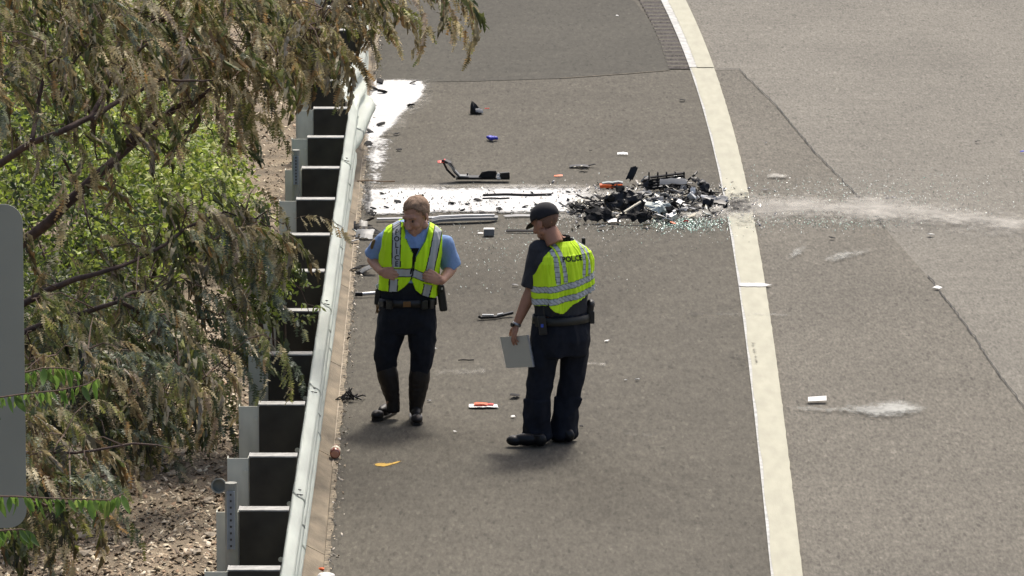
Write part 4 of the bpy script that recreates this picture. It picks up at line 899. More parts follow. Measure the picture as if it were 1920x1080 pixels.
smalls = [(966, 536, .055, 'black', 'tiny black shard between the two officers'), (874, 676, .0, 'rod', 'thin dark twig on the road by the first officer boots'), (966, 744, .13, 'greyf', 'flat dark scrap behind the capped officer feet'),
          (812, 655, .06, 'paper', 'curled white paper scrap beside the first officer knee'), (1195, 712, .035, 'paper', 'right one of two tiny white flecks between the officer and the line'), (1173, 713, .02, 'paper', 'left one of two tiny white flecks between the officer and the line'),
          (1138, 640, .04, 'paper', 'tiny white fleck right of the notebook officer'), (962, 782, .04, 'paper', 'tiny white fleck behind the capped officer shoes'), (805, 752, .03, 'black', 'tiny black bit beside the first officer boot'), (1090, 800, .03, 'blackm', 'tiny dark pebble right of the capped officer shoes'),
          (853, 810, .025, 'paper', 'tiny white speck below the first officer boots'), (1530, 748, .0, 'card', ''), (1745, 441, .06, 'paper', 'thin white sliver in the traffic lane beyond the seam'), (1436, 268, .02, 'paper', 'minute white speck in the lane past the line'), (1833, 266, .05, 'blackm', 'thin black sliver far off in the traffic lane'), (1917, 285, .05, 'bluep', 'blue scrap at the far edge of the lane'),
          (1664, 373, .05, 'black', 'black crumb left of the pair in the dusted lane'), (1676, 372, .05, 'black', 'black crumb right of the pair in the dusted lane'), (1434, 357, .05, 'black', 'black crumb just past the white line'), (1560, 447, .05, 'blackm', 'dark crumb in the lane beyond the dust streak'), (1280, 189, .07, 'blackm', 'dark sliver on the shoulder near the line'), (1107, 283, .03, 'blackm', 'dark crumb beyond the cream shard'), (1095, 320, .08, 'blackm', 'black twig-like piece before the cream shard'),
          (913, 204, .05, 'rodw', 'reddish sliver beside the upright shard'), (744, 252, .06, 'blackm', 'dark sliver right of the powder trail'), (748, 282, .06, 'blackm', 'lower dark sliver right of the powder trail'), (1758, 541, .07, 'paper', 'pale thin scratch-like sliver far right in the lane'), (1157, 30, .03, 'paper', 'pale speck on the new asphalt patch')]
for k, (x, y, s, m, lab) in enumerate(smalls):
    if m == 'card': continue
    if m == 'rod': single('dark_twig', x, y, rod(.13, .006, 5, .01), M['blackm'], lab, 'twig', .1); continue
    if m == 'rodw': single('red_sliver', x, y, rod(.05, .005, 5), M['redp'], lab, 'debris', .1); continue
    mm = M['blackm'] if m == 'greyf' else M[m]; bm = rotbm(plate(90 + k, s, s * (.9 if m != 'greyf' else .5), .004, .25, n=4), .15, .1); single('scrap', x, y, bm, mm, lab, rz=k * .7)
root = thing('paper_scrap', 'white folded paper scrap lying in the lane above the chalk streak', 'paper', G(1532, 751, .026)); bm = bmesh.new()
v_ = [bm.verts.new(q) for q in ((-.075, -.05, .004), (.075, -.04, .010), (.078, .06, .028), (-.07, .05, .02), (-.075, -.05, .002), (.075, -.04, .008))]; bm.faces.new(v_[:4]); bmesh.ops.delete(bm, geom=[v_[4], v_[5]], context='VERTS'); bmesh.ops.solidify(bm, geom=bm.faces[:], thickness=.003); obj('sheet', bm, M['paper'], root)
root = thing('food_wrapper', 'white and orange food wrapper scrap on the shoulder between the officers', 'wrapper', G(906, 762, .018)); obj('wrapper_base', plate(120, .23, .14, .004, .10, n=8), M['paper'], root)
bm = plate(121, .11, .09, .004, .2); bmesh.ops.translate(bm, vec=(-.02, -.0, .018), verts=bm.verts); obj('orange_print', bm, M['amber'], root); bm = plate(122, .05, .05, .004, .2); bmesh.ops.translate(bm, vec=(.06, 0, .016), verts=bm.verts); obj('dark_corner', bm, M['redp'], root)
# tangled clump at the gutter
bm = bmesh.new(); r = random.Random(4)
for k in range(16):
    p = Vector((r.uniform(-.05, .05), r.uniform(-.08, .08), .012)); tube(bm, [p, p + Vector((r.uniform(-.06, .06), r.uniform(-.06, .06), r.uniform(.01, .07))), p + Vector((r.uniform(-.08, .08), r.uniform(-.08, .08), 0))], .006, 5)
place(obj('wire_tangle', bm, M['blackm']), 657, 749, label='small dark tangle of wire by the curb', cat='wire')
for k, (x, y, lab) in enumerate([(712, 158, 'black lump nearest the rail in the powder corner'), (699, 170, 'dark lump at the foot of the bent rail'), (717, 176, 'dark cube-like lump at the hanging leaf tip'), (770, 201, 'black shard on the sloping powder rim'), (776, 158, 'tiny black shard at the powder top edge'), (715, 237, 'dark shard on the lower powder slope'), (691, 273, 'black oblong shard in the gutter below the powder'), (692, 249, 'black splinter over the powder foot')]):
    single('powder_lump', x, y, rotbm(plate(140 + k, .075, .09, .02 if k < 3 else .006, .3, n=4), .3, .2), M['blackm'], lab, rz=k)
pbits = [(745, 381), (724, 391), (848, 384), (877, 385), (868, 396), (936, 394), (895, 378), (700, 393), (790, 369), (1000, 356 + 40), (985, 390), (760, 399), (905, 402), (716, 365), (1065, 362), (1035, 395)]
for k, (x, y) in enumerate(pbits):
    single('black_crumb', x, y, rotbm(plate(160 + k, random.Random(k).uniform(.03, .08), .05, .01, .3, n=3), .2, .2), M['blackm'], 'small black crumb on the white powder band', 'debris', k, 'black crumbs on the powder band')
# bottle lying against the curb, its base towards the camera
root = thing('bottle', 'small brown plastic bottle lying against the curb', 'bottle', G(628, 862, .018)); bm = bmesh.new(); pr = [(0, .0), (.036, .004), (.041, .02), (.041, .10), (.036, .13), (.020, .16), (.015, .175)]; n = 18; L = []
c0 = Vector((0, 0, .043)); dv = Vector((.02, .95, .12)).normalized(); a1 = dv.orthogonal().normalized(); a2 = dv.cross(a1)
for rr_, t in pr[1:]: L.append([bm.verts.new(c0 + dv * t + (a1 * math.cos(2 * math.pi * j / n) + a2 * math.sin(2 * math.pi * j / n)) * rr_) for j in range(n)])
for A, B_ in zip(L, L[1:]):
    for j in range(n): bm.faces.new((A[j], A[(j + 1) % n], B_[(j + 1) % n], B_[j]))
bm.faces.new(L[0][::-1]); bm.faces.new(L[-1]); obj('bottle_body', bm, M['cola'], root, True)
bm = bmesh.new(); tube(bm, [c0 - dv * .002, c0 + dv * .002], [.026, .030], 18); obj('base_disc', bm, M['pink'], root); bm = bmesh.new(); tube(bm, [c0 + dv * .165, c0 + dv * .185], .017, 12); obj('bottle_cap', bm, M['white'], root)
bm = bmesh.new(); L = []
for t in (.05, .095): L.append([bm.verts.new(c0 + dv * t + (a1 * math.cos(2 * math.pi * j / n) + a2 * math.sin(2 * math.pi * j / n)) * .0418) for j in range(n)])
for j in range(n): bm.faces.new((L[0][j], L[0][(j + 1) % n], L[1][(j + 1) % n], L[1][j]))
obj('paper_label', bm, M['cream'], root)
bm = bmesh.new(); ball(bm, (0, 0, .02), (.04, .08, .02)); ball(bm, (.04, .04, .015), (.03, .05, .016)); bm = fuse(bm, .008, 1); folds(bm, .02, 25, (1, 1, 1))
place(obj('white_rag', drop(bm), M['paper'], smooth=True), 608, 1092, label='crumpled white rag in the gutter at the near end of the curb', cat='rag')
single('orange_chip', 603, 1068, plate(171, .04, .05, .01, .3, n=3), M['amber'], 'tiny orange chip in the gutter above the white rag')

# ---- the heap
heap = []
def hp(name, x, y, bm, m, label, z=.02, rz=0, cat='car part', group='pieces of the debris heap'):
    o = place(obj(name, drop(bm), m), x, y, .02, rz, label, cat, group); o.location.z = z; 
    # keep the pixel position when lifted: step along the view
    p = G(x, y, z); o.location = p; return o
SLP = root = thing('turn_signal_lamp', 'orange and clear turn signal lamp at the left of the heap', 'lamp', G(1146, 352, .03), 'pieces of the debris heap')
bm = bmesh.new(); barpiece(bm, [(-.13, 0, .03), (-.08, 0, .035), (.0, 0, .03), (.13, 0, .04)], .14, .045); obj('amber_lens', bm, M['amber'], root)
bm = bmesh.new(); barpiece(bm, [(-.10, .03, .06), (-.03, .03, .075), (.03, .03, .065)], .10, .03); barpiece(bm, [(.02, .03, .07), (.08, .03, .085), (.13, .03, .07)], .10, .03); obj('clear_lens', bm, M['clear'], root)
bm = bmesh.new(); box(bm, (.02, -.02, .055), (.03, .09, .04), bevel=.004); obj('bulb_socket', bm, M['blackm'], root); SLP.scale = (.85, .8, .62)
hp('curved_panel', 1172, 400, crush(plate(201, .36, .20, .008, .35, n=10), .06, .95), M['black'], 'large glossy black curved panel across the front of the heap', .02, .05)
hp('battery_tray', 1155, 392, (lambda b: (box(b, (0, 0, .05), (.20, .22, .10), bevel=.012), b)[1])(bmesh.new()), M['black'], 'black box-shaped tray in the left of the heap', .02, .15)
o = hp('pale_strut', 1178, 406, rotbm(rod(.34, .013, 6, .0), 0, -.33, .0), M['cream'], 'pale metal strut leaning across the front of the heap', .03, .75)
hp('strut_foot', 1150, 417, rotbm(plate(203, .13, .09, .008, .3), .2), M['silver'], 'silver forked foot at the low end of the pale strut', .02, .3)
hp('humped_housing', 1122, 416, crush(plate(204, .26, .15, .01, .55, n=9), .05, .75), M['blackm'], 'dark humped housing lying before the heap on the left', .02, .2)
hp('tapering_shard', 1190, 418, crush(plate(205, .30, .10, .01, .45, n=9), .05, .8), M['blackm'], 'dark tapering panel before the heap under the strut', .02, -.05)
hp('silver_duct', 1236, 404, crush(plate(206, .17, .15, .006, .7, n=10, wave=.05), .07, .6), M['clear'], 'crumpled silver foil duct at the middle front of the heap', .04, .2)
hp('grille_section', 1250, 356, (lambda b: ([box(b, (0, 0, .02 + .028 * k), (.40 - .02 * k, .06, .014), Matrix.Rotation(-.12, 3, 'Y')) for k in range(5)], [box(b, (-.17 + .085 * k, .03, .08), (.012, .05, .16)) for k in range(5)], b)[2])(bmesh.new()), M['blackm'], 'black slatted grille section along the back of the heap', .04, .05)
hp('slatted_lip', 1262, 346, rotbm(plate(207, .26, .07, .01, .12), .8), M['grey'], 'grey lip piece resting on the slatted grille', .16, .05)
for (x, y, nm, m, lab) in [(1268, 334, 'mirror_cap', 'silver', 'shiny mirror fragment behind the heap'), (1322, 354, 'wheel_cover', 'black', 'domed black and bright cover at the right of the heap'), (1217, 348, 'dome_cover', 'black', 'domed black cover in the back middle of the heap')]:
    bm = bmesh.new(); ball(bm, (0, 0, .0), (.075, .11, .06) if nm != 'mirror_cap' else (.035, .06, .03)); bmesh.ops.delete(bm, geom=[v for v in bm.verts if v.co.z < -.005 or (v.co.x > .03 and nm != 'mirror_cap' and noise.noise(v.co * 30) > -.1)], context='VERTS'); bmesh.ops.solidify(bm, geom=bm.faces[:], thickness=.006); crush(bm, .035, 0)
    hp(nm, x, y + 6, rotbm(bm, .4, .2), M[m], lab, .04, .3)
hp('white_shell', 1323, 374, rotbm(plate(208, .10, .03, .006, .3, n=5), .8, .25), M['white'], 'white curved shell at the right of the heap', .05, .1)
hp('white_tab', 1299, 366, rotbm(plate(209, .05, .08, .006, .3), 1.2), M['white'], 'small upright white tab at the right of the heap', .05, .1)
hp('spoiler_end', 1340, 378, crush(plate(210, .26, .09, .008, .15), .03, .3), M['grey'], 'grey bladed spoiler end pointing at the white line', .04, -.3)
hp('spoiler_edge', 1348, 384, rotbm(plate(211, .16, .10, .012, .15), .2, .15), M['black'], 'black wedge under the bladed end by the white line', .02, -.3)
hp('upright_fin', 1184, 340, rotbm(plate(212, .07, .15, .01, .2), 1.3, .5), M['black'], 'upright black fin at the back left of the heap', .05, .2)
hp('blue_connector', 1213, 338, (lambda b: (box(b, (0, 0, .02), (.05, .04, .04), bevel=.005), b)[1])(bmesh.new()), M['clear'], 'small blue-grey connector at the back of the heap', .08, .4)
hp('lamp_ring', 1208, 366, (lambda b: (tube(b, [(.07 * math.cos(t), .09 * math.sin(t), .03) for t in np.linspace(0, 6.28, 20)], .012, 6), b)[1])(bmesh.new()), M['grey'], 'dark lamp ring in the centre of the heap', .06, .0)
for k, (x, y, s, lab) in enumerate([(1149, 372, .09, 'bright white chunk on the left of the heap'), (1181, 388, .05, 'white knob at the end of the black tray'), (1280, 388, .15, 'pointed white blade before the right of the heap'), (1220, 412, .05, 'white chip right before the dark panel'), (1236, 411, .14, 'long thin white strip before the middle of the heap'), (1252, 417, .09, 'white angular chip in the green glass'), (1213, 425, .08, 'white flat chip at the front edge of the glass'), (1128, 429, .08, 'small pale chip at the front left of the heap'), (1282, 410, .06, 'cream shard beside the green glass'), (1298, 409, .10, 'cream strip at the right of the green glass'), (1068, 398, .08, 'white shard near the cap of the officer'), (1054, 397, .05, 'small white shard behind the cap of the officer'), (1089, 381, .09, 'cream bar among the left bits of the heap'), (1206, 380, .06, 'cream lump in the middle of the heap'), (1232, 372, .08, 'cream curved rim in the middle of the heap')]):
    hp('pale_chip', x, y, rotbm(plate(300 + k, s, s * .8, .006, .3, n=4), .4, .1), M['white'] if k % 3 else M['cream'], lab, .03 if 345 < y < 405 and 1140 < x < 1350 else .02, k * .5, 'debris')
for k, (x, y, s, mm, lab) in enumerate([(1103, 396, .06, 'amber', 'small orange shard on the left of the heap'), (1262, 420, .05, 'amber', 'orange crumb in the green glass'), (1327, 406, .09, 'clear', 'pale violet clear shard near the white line'), (1286, 417, .05, 'redp', 'reddish crumb beside the green glass')]):
    hp('coloured_shard', x, y, rotbm(plate(330 + k, s, s, .005, .3, n=4), .3, .1), M[mm], lab, .02, k, 'debris')
# ordinary fragments, told apart by nothing
r = random.Random(12)
def heap_density(x, y):
    v = 0
    for cx, cy, sx, sy in ((1165, 388, 50, 14), (1215, 372, 32, 20), (1260, 362, 45, 14), (1320, 370, 28, 15), (1120, 388, 42, 10), (1250, 398, 65, 9), (1080, 396, 28, 8), (1290, 385, 40, 12)):
        v = max(v, math.exp(-((x - cx) / sx) ** 2 - ((y - cy) / sy) ** 2))
    return v
cnt = 0
while cnt < 240:
    x, y = r.uniform(1050, 1365), r.uniform(335, 425)
    dn = heap_density(x, y)
    if r.random() > dn: continue
    cnt += 1; t = r.random(); s = r.uniform(.035, .14); z = .02 + .06 * max(0, dn - .5) * r.random() * 2
    if t < .42: bm = plate(400 + cnt, s, s * r.uniform(.3, 1.0), .006, r.uniform(.1, .7), holes=.15 if r.random() < .4 else 0, n=5, jag=.6)
    elif t < .68: bm = rod(s * 1.6, r.uniform(.005, .011), 5, r.uniform(0, .03))
    elif t < .82:
        bm = bmesh.new(); a = r.uniform(.4, 1.2); tube(bm, [(s * .6 * math.cos(q), s * .8 * math.sin(q), .02 * math.sin(3 * q)) for q in np.linspace(0, 4 * a, 9)], .007, 5)
    else:
        bm = bmesh.new(); box(bm, (0, 0, 0), (s * .6, s * .5, s * .35), bevel=.004); box(bm, (s * .3, 0, s * .1), (s * .2, s * .2, s * .5)); box(bm, (-s * .2, s * .2, s * .1), (s * .1, s * .3, s * .3))
    rotbm(bm, r.gauss(0, .4), r.gauss(0, .25), 0); m = r.choice(['black', 'black', 'blackm', 'blackm', 'grey', 'cream' if r.random() < .5 else 'grey', 'silver' if r.random() < .5 else 'blackm'])
    dark = m in ('black', 'blackm'); shape = 'flat shard' if t < .42 else 'thin rod' if t < .68 else 'bent strip' if t < .82 else 'broken clip'; LM = [((1146, 346), 'under the orange signal lamp'), ((1184, 340), 'by the upright black fin'), ((1215, 345), 'beside the domed cover at the back'), ((1262, 352), 'against the slatted grille piece'), ((1322, 352), 'round the domed cover on the right'), ((1340, 382), 'next to the white line'), ((1290, 395), 'behind the green glass'), ((1240, 400), 'round the crumpled foil duct'), ((1205, 378), 'round the dark lamp ring'), ((1175, 408), 'beneath the pale leaning strut'), ((1155, 385), 'on the black tray'), ((1120, 412), 'over the dark humped housing'), ((1105, 390), 'left of the black tray'), ((1075, 396), 'near the officer cap'), ((1300, 372), 'by the small upright white tab')]; near = min(LM, key=lambda q: (q[0][0] - x) ** 2 + 4 * (q[0][1] - y) ** 2)[1]; sz = 'tiny' if s < .06 else 'small' if s < .1 else 'larger'; spot = 'left end' if x < 1125 else 'right end' if x > 1300 else 'back edge' if y < 360 else 'front edge' if y > 398 else 'left middle' if x < 1185 else 'centre' if x < 1240 else 'right middle'; cn = {'black': 'glossy black', 'blackm': 'dull black', 'grey': 'grey', 'cream': 'cream', 'silver': 'silver'}[m]
    hp('dark_fragment' if dark else 'grey_fragment', x, y, bm, M[m], f'{sz} {cn} {shape} {near}', z, r.uniform(-.9, .9), 'debris', f'{sz} {cn} {shape} pieces {near}')
# glass crumbs
def crumbs(name, n, cx, cy, sx, sy, pal, smax, label, seed, zz=.02):
    rr = np.random.default_rng(seed); px = rr.normal(cx, sx, n); py = rr.normal(cy, sy, n); ok = (py > 300) & (py < 560) & (px > 700) & (px < 1925); px, py = px[ok], py[ok]
    def area(_r, _n): return np.array([(G(a, b).x, G(a, b).y) for a, b in zip(px, py)])
    V0 = chips(name, len(px), area, (.0025, smax), pal, lambda a, b: zz, seed, flat=1.2, label=label); V0.data.materials.clear(); V0.data.materials.append(M['glass']); return V0
GL = [(.30, .40, .34), (.40, .46, .42), (.55, .58, .54), (.22, .34, .28), (.6, .6, .55)]
crumbs('broken_glass', 3600, 1250, 400, 120, 24, GL, .007, 'scattered crumbs of broken glass round the heap', 31)
crumbs('broken_glass', 1500, 1285, 423, 34, 7, [(.20, .36, .29), (.28, .42, .35), (.5, .6, .54)], .009, 'dense green broken glass before the heap', 32)
crumbs('broken_glass', 2600, 1620, 375, 150, 26, GL, .007, 'glass crumbs sprinkled over the traffic lane', 33)
crumbs('broken_glass', 700, 1560, 420, 90, 6, GL[:2] + [(.22, .38, .30)], .007, 'greenish glass crumbs below the dust streak', 36)
crumbs('broken_glass', 1500, 960, 460, 110, 45, GL, .006, 'fine glass crumbs between the officers', 34)
crumbs('debris_crumbs', 2200, 1190, 388, 100, 18, [(.02, .02, .02), (.05, .05, .05), (.6, .58, .5), (.3, .28, .24)], .022, 'tiny broken plastic crumbs in and round the heap', 35)
crumbs('debris_crumbs', 500, 860, 385, 110, 14, [(.02, .02, .02), (.05, .05, .05)], .013, 'tiny black crumbs on the powder', 37, .026)

# ================================================================== PEOPLE
def head_bm(hat=False):
    "a head about the origin, looking to -Y, crown at z=.125, chin at z=-.125"
    bm = bmesh.new()
    ball(bm, (0, .018, .035), (.077, .098, .090), seg=24); ball(bm, (0, -.030, -.010), (.066, .068, .085), seg=20); ball(bm, (0, -.040, -.065), (.052, .050, .055), seg=18)
    ball(bm, (0, -.072, -.100), (.026, .020, .024)); ball(bm, (0, -.075, .030), (.055, .024, .018)); ball(bm, (.037, -.068, -.030), (.024, .024, .026)); ball(bm, (-.037, -.068, -.030), (.024, .024, .026))
    tube(bm, [(0, -.092, .018), (0, -.105, -.010), (0, -.117, -.034)], [.009, .012, .017], 10); ball(bm, (0, -.115, -.036), (.014, .013, .010)); ball(bm, (.011, -.106, -.039), .010); ball(bm, (-.011, -.106, -.039), .010)
    ball(bm, (0, -.093, -.066), (.024, .012, .008)); ball(bm, (0, -.090, -.079), (.021, .012, .008))
    for s in (-1, 1):
        ball(bm, (s * .079, .012, -.008), (.008, .020, .033), Matrix.Rotation(s * .25, 3, 'Z')); ball(bm, (s * .052, -.005, -.062), (.020, .030, .028))
    tube(bm, [(0, .012, -.06), (0, .022, -.17)], [.056, .062], 18)
    return bm
def sculpt_face(bm, Mi):
    for v in bm.verts:
        q = Mi @ v.co
        if abs(q.x) > .1 or abs(q.z) > .15 or q.y > 0: continue
        for s in (-1, 1):
            d = ((q.x - s * .031) / .019) ** 2 + ((q.z - .006) / .012) ** 2; v.co -= (Mi.to_3x3().inverted() @ Vector((0, -1, 0))) * .009 * math.exp(-d)
        d = (q.x / .026) ** 2 + ((q.z + .0725) / .0035) ** 2; v.co -= (Mi.to_3x3().inverted() @ Vector((0, -1, 0))) * .004 * math.exp(-d)
def hand(bm, wrist, fwd, back, thumb_side, curl, L=1.0, spread=.12, thumb_curl=.4, tmix=(.62, .78)):
    "wrist, direction of the palm, direction the back of the hand faces, direction of the thumb side, curl per knuckle"
    f = Vector(fwd).normalized(); b = (Vector(back) - f * Vector(back).dot(f)).normalized(); t = b.cross(f); t = t if t.dot(Vector(thumb_side)) > 0 else -t
    w = Vector(wrist); rot = Matrix((t, f, b)).transposed()
    ball(bm, w + f * .048 * L, (.042 * L, .055 * L, .017 * L), rot); ball(bm, w + f * .07 * L, (.041 * L, .030 * L, .015 * L), rot); ball(bm, w + f * .025 * L + t * .02, (.022 * L, .034 * L, .018 * L), rot)
    for k, (off, ln, rr) in enumerate(((.031, .072, .0092), (.0105, .080, .0096), (-.0105, .074, .0092), (-.030, .058, .0082))):
        p = w + f * (.088 - .004 * abs(k - 1)) * L + t * off * L; a = 0; pts = [w + f * .055 * L + t * off * .8 * L, p]; d = (f + t * off * spread / .03 * .5).normalized()
        for j, seg in enumerate((.45, .31, .24)):
            a += curl[j] if isinstance(curl[0], (int, float)) else curl[k][j]; dd = d * math.cos(a) - b * math.sin(a); p = p + dd * ln * seg * L; pts.append(p)
        limb(bm, pts, [rr * L, rr * 1.08 * L, rr * L, rr * .95 * L, rr * .85 * L], 10)
    p = w + f * .022 * L + t * .026 * L; d = (f * tmix[0] + t * tmix[1]).normalized(); pts = [p]; a = 0
    for ln in (.040, .032, .026):
        dd = (d * math.cos(a) - b * math.sin(a) * 1.0 + f * a * .5).normalized(); p = p + dd * ln * L; pts.append(p); a += thumb_curl
    limb(bm, pts, [.014 * L, .0125 * L, .0110 * L, .0095 * L], 10)
def shell_region(bm, keep):
    bmesh.ops.delete(bm, geom=[f for f in bm.faces if not keep(f.calc_center_median())], context='FACES')
    bmesh.ops.delete(bm, geom=[v for v in bm.verts if not v.link_faces], context='VERTS')

class Torso:
    "rows: z, half width, half depth, centre x, centre y -- in the person's own frame, front towards -Y"
    def __init__(s, rows, e=2.35): s.rows = rows; s.e = e
    def at(s, z): return interp(s.rows, z)
    def bm(s, off=0, z0=-9, z1=9, n=36):
        b = bmesh.new(); loft(b, [((r[3], r[4], r[0]), r[1] + off, r[2] + off) for r in s.rows if z0 <= r[0] <= z1], n, s.e); return b
    def pt(s, th, z, off=0):
        a, b, cx, cy = s.at(z); ct, st = math.cos(th), math.sin(th); e = s.e
        return Vector((cx + (a + off) * math.copysign(abs(ct) ** (2 / e), ct), cy + (b + off) * math.copysign(abs(st) ** (2 / e), st), z))

VG = (.64, 1.0, .016); VG2 = (.70, 1.0, .025); SIL = (.48, .50, .52); BLK = (.012, .013, .013)
def make_vest(T, off, z0, z1, sh, shr, hem, colour, fold_fn, name, parent, nth=300, nz=170, extra=None):
    "grid on the torso surface; sh: shoulder joints; hem(th) lowest z; colour(p, th, z)"
    V, C, F = [], [], []; ok = np.zeros((nz + 1, nth), bool)
    zs = []
    # rows follow the surface, denser where the shoulders close in
    zz = np.linspace(z0, z1, 400); w = [0]
    for a, b in zip(zz, zz[1:]): w.append(w[-1] + (T.pt(.6, b) - T.pt(.6, a)).length * .6 + (T.pt(1.4, b) - T.pt(1.4, a)).length * .4)
    zs = np.interp(np.linspace(0, w[-1], nz + 1), w, zz)
    for i, z in enumerate(zs):
        for j in range(nth):
            th = 2 * math.pi * j / nth; p = T.pt(th, z, off); n = Vector((math.cos(th), math.sin(th), 0)); p = p + n * fold_fn(th, z)
            keep = z >= hem(th)
            for s in (-1, 1):
                q = Vector(sh[0 if s < 0 else 1]); dx = (p.x - q.x) * s; h_ = shr[3 if s > 0 and len(shr) > 3 else 0]; v_ = shr[4 if s > 0 and len(shr) > 3 else 1]
                if dx > -shr[2] and ((p.y - q.y) / h_) ** 2 + ((p.z - q.z) / v_) ** 2 < 1: keep = False
            c = colour(p, th, z)
            if c is None: keep = False; c = BLK
            V.append(p); C.append(c); ok[i, j] = keep
    for i in range(nz):
        for j in range(nth):
            k = (j + 1) % nth
            if ok[i, j] and ok[i, k] and ok[i + 1, j] and ok[i + 1, k]: F.append((i * nth + j, i * nth + k, (i + 1) * nth + k, (i + 1) * nth + j))
    used = sorted({q for f in F for q in f}); mp = {q: i for i, q in enumerate(used)}
    bm = bmesh.new(); cl_ = bm.verts.layers.float_color.new('col'); vs = []
    for q in used:
        v = bm.verts.new(V[q]); v[cl_] = (*C[q], 1); vs.append(v)
    for f in F: bm.faces.new([vs[mp[q]] for q in f])
    bm.normal_update(); bv = BVHTree.FromBMesh(bm)
    bmesh.ops.solidify(bm, geom=bm.faces[:], thickness=-.004)
    o = obj(name, bm, M['vest'], parent, True)
    return o, bv
def print_text(txt, size, bv, o0, xdir, ydir, cdir, parent, name='lettering', gap=1.0, bold=.0, lift=.0075):
    "flat lettering pressed on to the cloth; o0 centre, cdir direction to look along"
    fc = bpy.data.curves.new('t', 'FONT'); fc.body = txt; fc.size = size; fc.align_x = 'CENTER'; fc.align_y = 'CENTER'; fc.offset = bold; fc.space_character = gap; fc.resolution_u = 2
    t = bpy.data.objects.new('t', fc); COL.objects.link(t); ev = t.evaluated_get(bpy.context.evaluated_depsgraph_get()); b = bmesh.new(); b.from_mesh(ev.to_mesh()); ev.to_mesh_clear(); bpy.data.objects.remove(t); bpy.data.curves.remove(fc)
    bmesh.ops.triangulate(b, faces=b.faces); bmesh.ops.subdivide_edges(b, edges=[e for e in b.edges if e.calc_length() > size * .2], cuts=2); bmesh.ops.triangulate(b, faces=b.faces)
    for v in b.verts:
        p = Vector(o0) + Vector(xdir) * v.co.x + Vector(ydir) * v.co.y; hit = bv.ray_cast(p - Vector(cdir) * .5, Vector(cdir))
        v.co = (hit[0] - Vector(cdir) * lift) if hit[0] else p
    return obj(name, b, M['ink'], parent)
def smooth_noise(a, b, s=0): return noise.noise(Vector((a, b, s)))

# ------------------------------------------------ officer facing the camera
YP = G(748, 788).y
P1 = thing('person', 'bare-headed officer in a yellow vest and light blue shirt facing the camera', 'person', (G(766, 788).x, YP, .016))
O1 = Vector(P1.location)
def K(px, py, dy=0.0): return J(px, py, YP + dy) - O1
def zz(py): return K(766, py).z
def xx(px, py=560): return K(px, py).x
rows1 = [(.60, .10, .09, -.01, .03), (.70, .195, .13, -.015, .02), (.82, .222, .15, -.012, .01), (.94, .212, .150, -.008, 0), (1.02, .205, .150, -.003, 0), (1.12, .207, .160, .006, -.01), (1.26, .222, .165, .012, -.012), (1.38, .230, .155, .020, -.005), (1.46, .232, .135, .025, .0), (1.515, .218, .112, .028, .005), (1.545, .185, .095, .030, .01), (1.570, .135, .082, .033, .012), (1.59, .095, .072, .035, .012), (1.62, .068, .064, .040, .010), (1.66, .05, .05, .04, .005)]
T1 = Torso(rows1)
hc = K(780, 405, -.07); HM = Matrix.Translation(hc) @ Matrix.Rotation(R(-34), 4, 'Z') @ Matrix.Rotation(R(19), 4, 'X') @ Matrix.Rotation(R(-3), 4, 'Y') @ Matrix.Scale(1.2, 4)
sL, sR = K(719, 452, .03), K(833, 457, .03)                        # shoulders (left and right in the picture)
eL, eR = K(699, 487, .10), K(846, 503, .08)
wL, wR = K(715, 510, -.14), K(828, 527, -.17)
bm = head_bm(); bmesh.ops.transform(bm, matrix=HM, verts=bm.verts)
loft(bm, [((r[3], r[4], r[0]), r[1] - .02, r[2] - .02) for r in rows1 if r[0] > .9], 24)
tube(bm, [Vector((.035, .01, 1.52)), HM @ Vector((0, .012, -.06))], [.070, .068], 16); ball(bm, (.033, -.035, 1.535), (.062, .055, .06))
for s_, e_, w_ in ((sL, eL, wL), (sR, eR, wR)):
    limb(bm, [s_, s_.lerp(e_, .5), e_], [.062, .056, .047]); limb(bm, [e_, e_.lerp(w_, .3), w_], [.046, .047, .031])
hand(bm, wL, K(728, 512, -.19) - wL + Vector((.02, 0, -.01)), Vector((-.45, -.85, .3)), Vector((0, -.2, 1)), (.45, .65, .45), 1.05, tmix=(.92, .4), thumb_curl=.3)
hand(bm, wR, K(806, 520, -.21) - wR, Vector((.3, -.9, .25)), Vector((0, -.2, 1)), (.30, .6, .5), 1.08, tmix=(.95, .35), thumb_curl=.3)
for s_, a_, k_, f_ in ((-1, (732, 600), (725, 680), (736, 765)), (1, (795, 600), (790, 680), (780, 770))):
    limb(bm, [K(*a_), K(*k_), K(*f_)], [.10, .06, .045])
bm = fuse(bm, .0048, 3); sculpt_face(bm, HM.inverted())
obj('body', bm, M['skin'], P1, True)
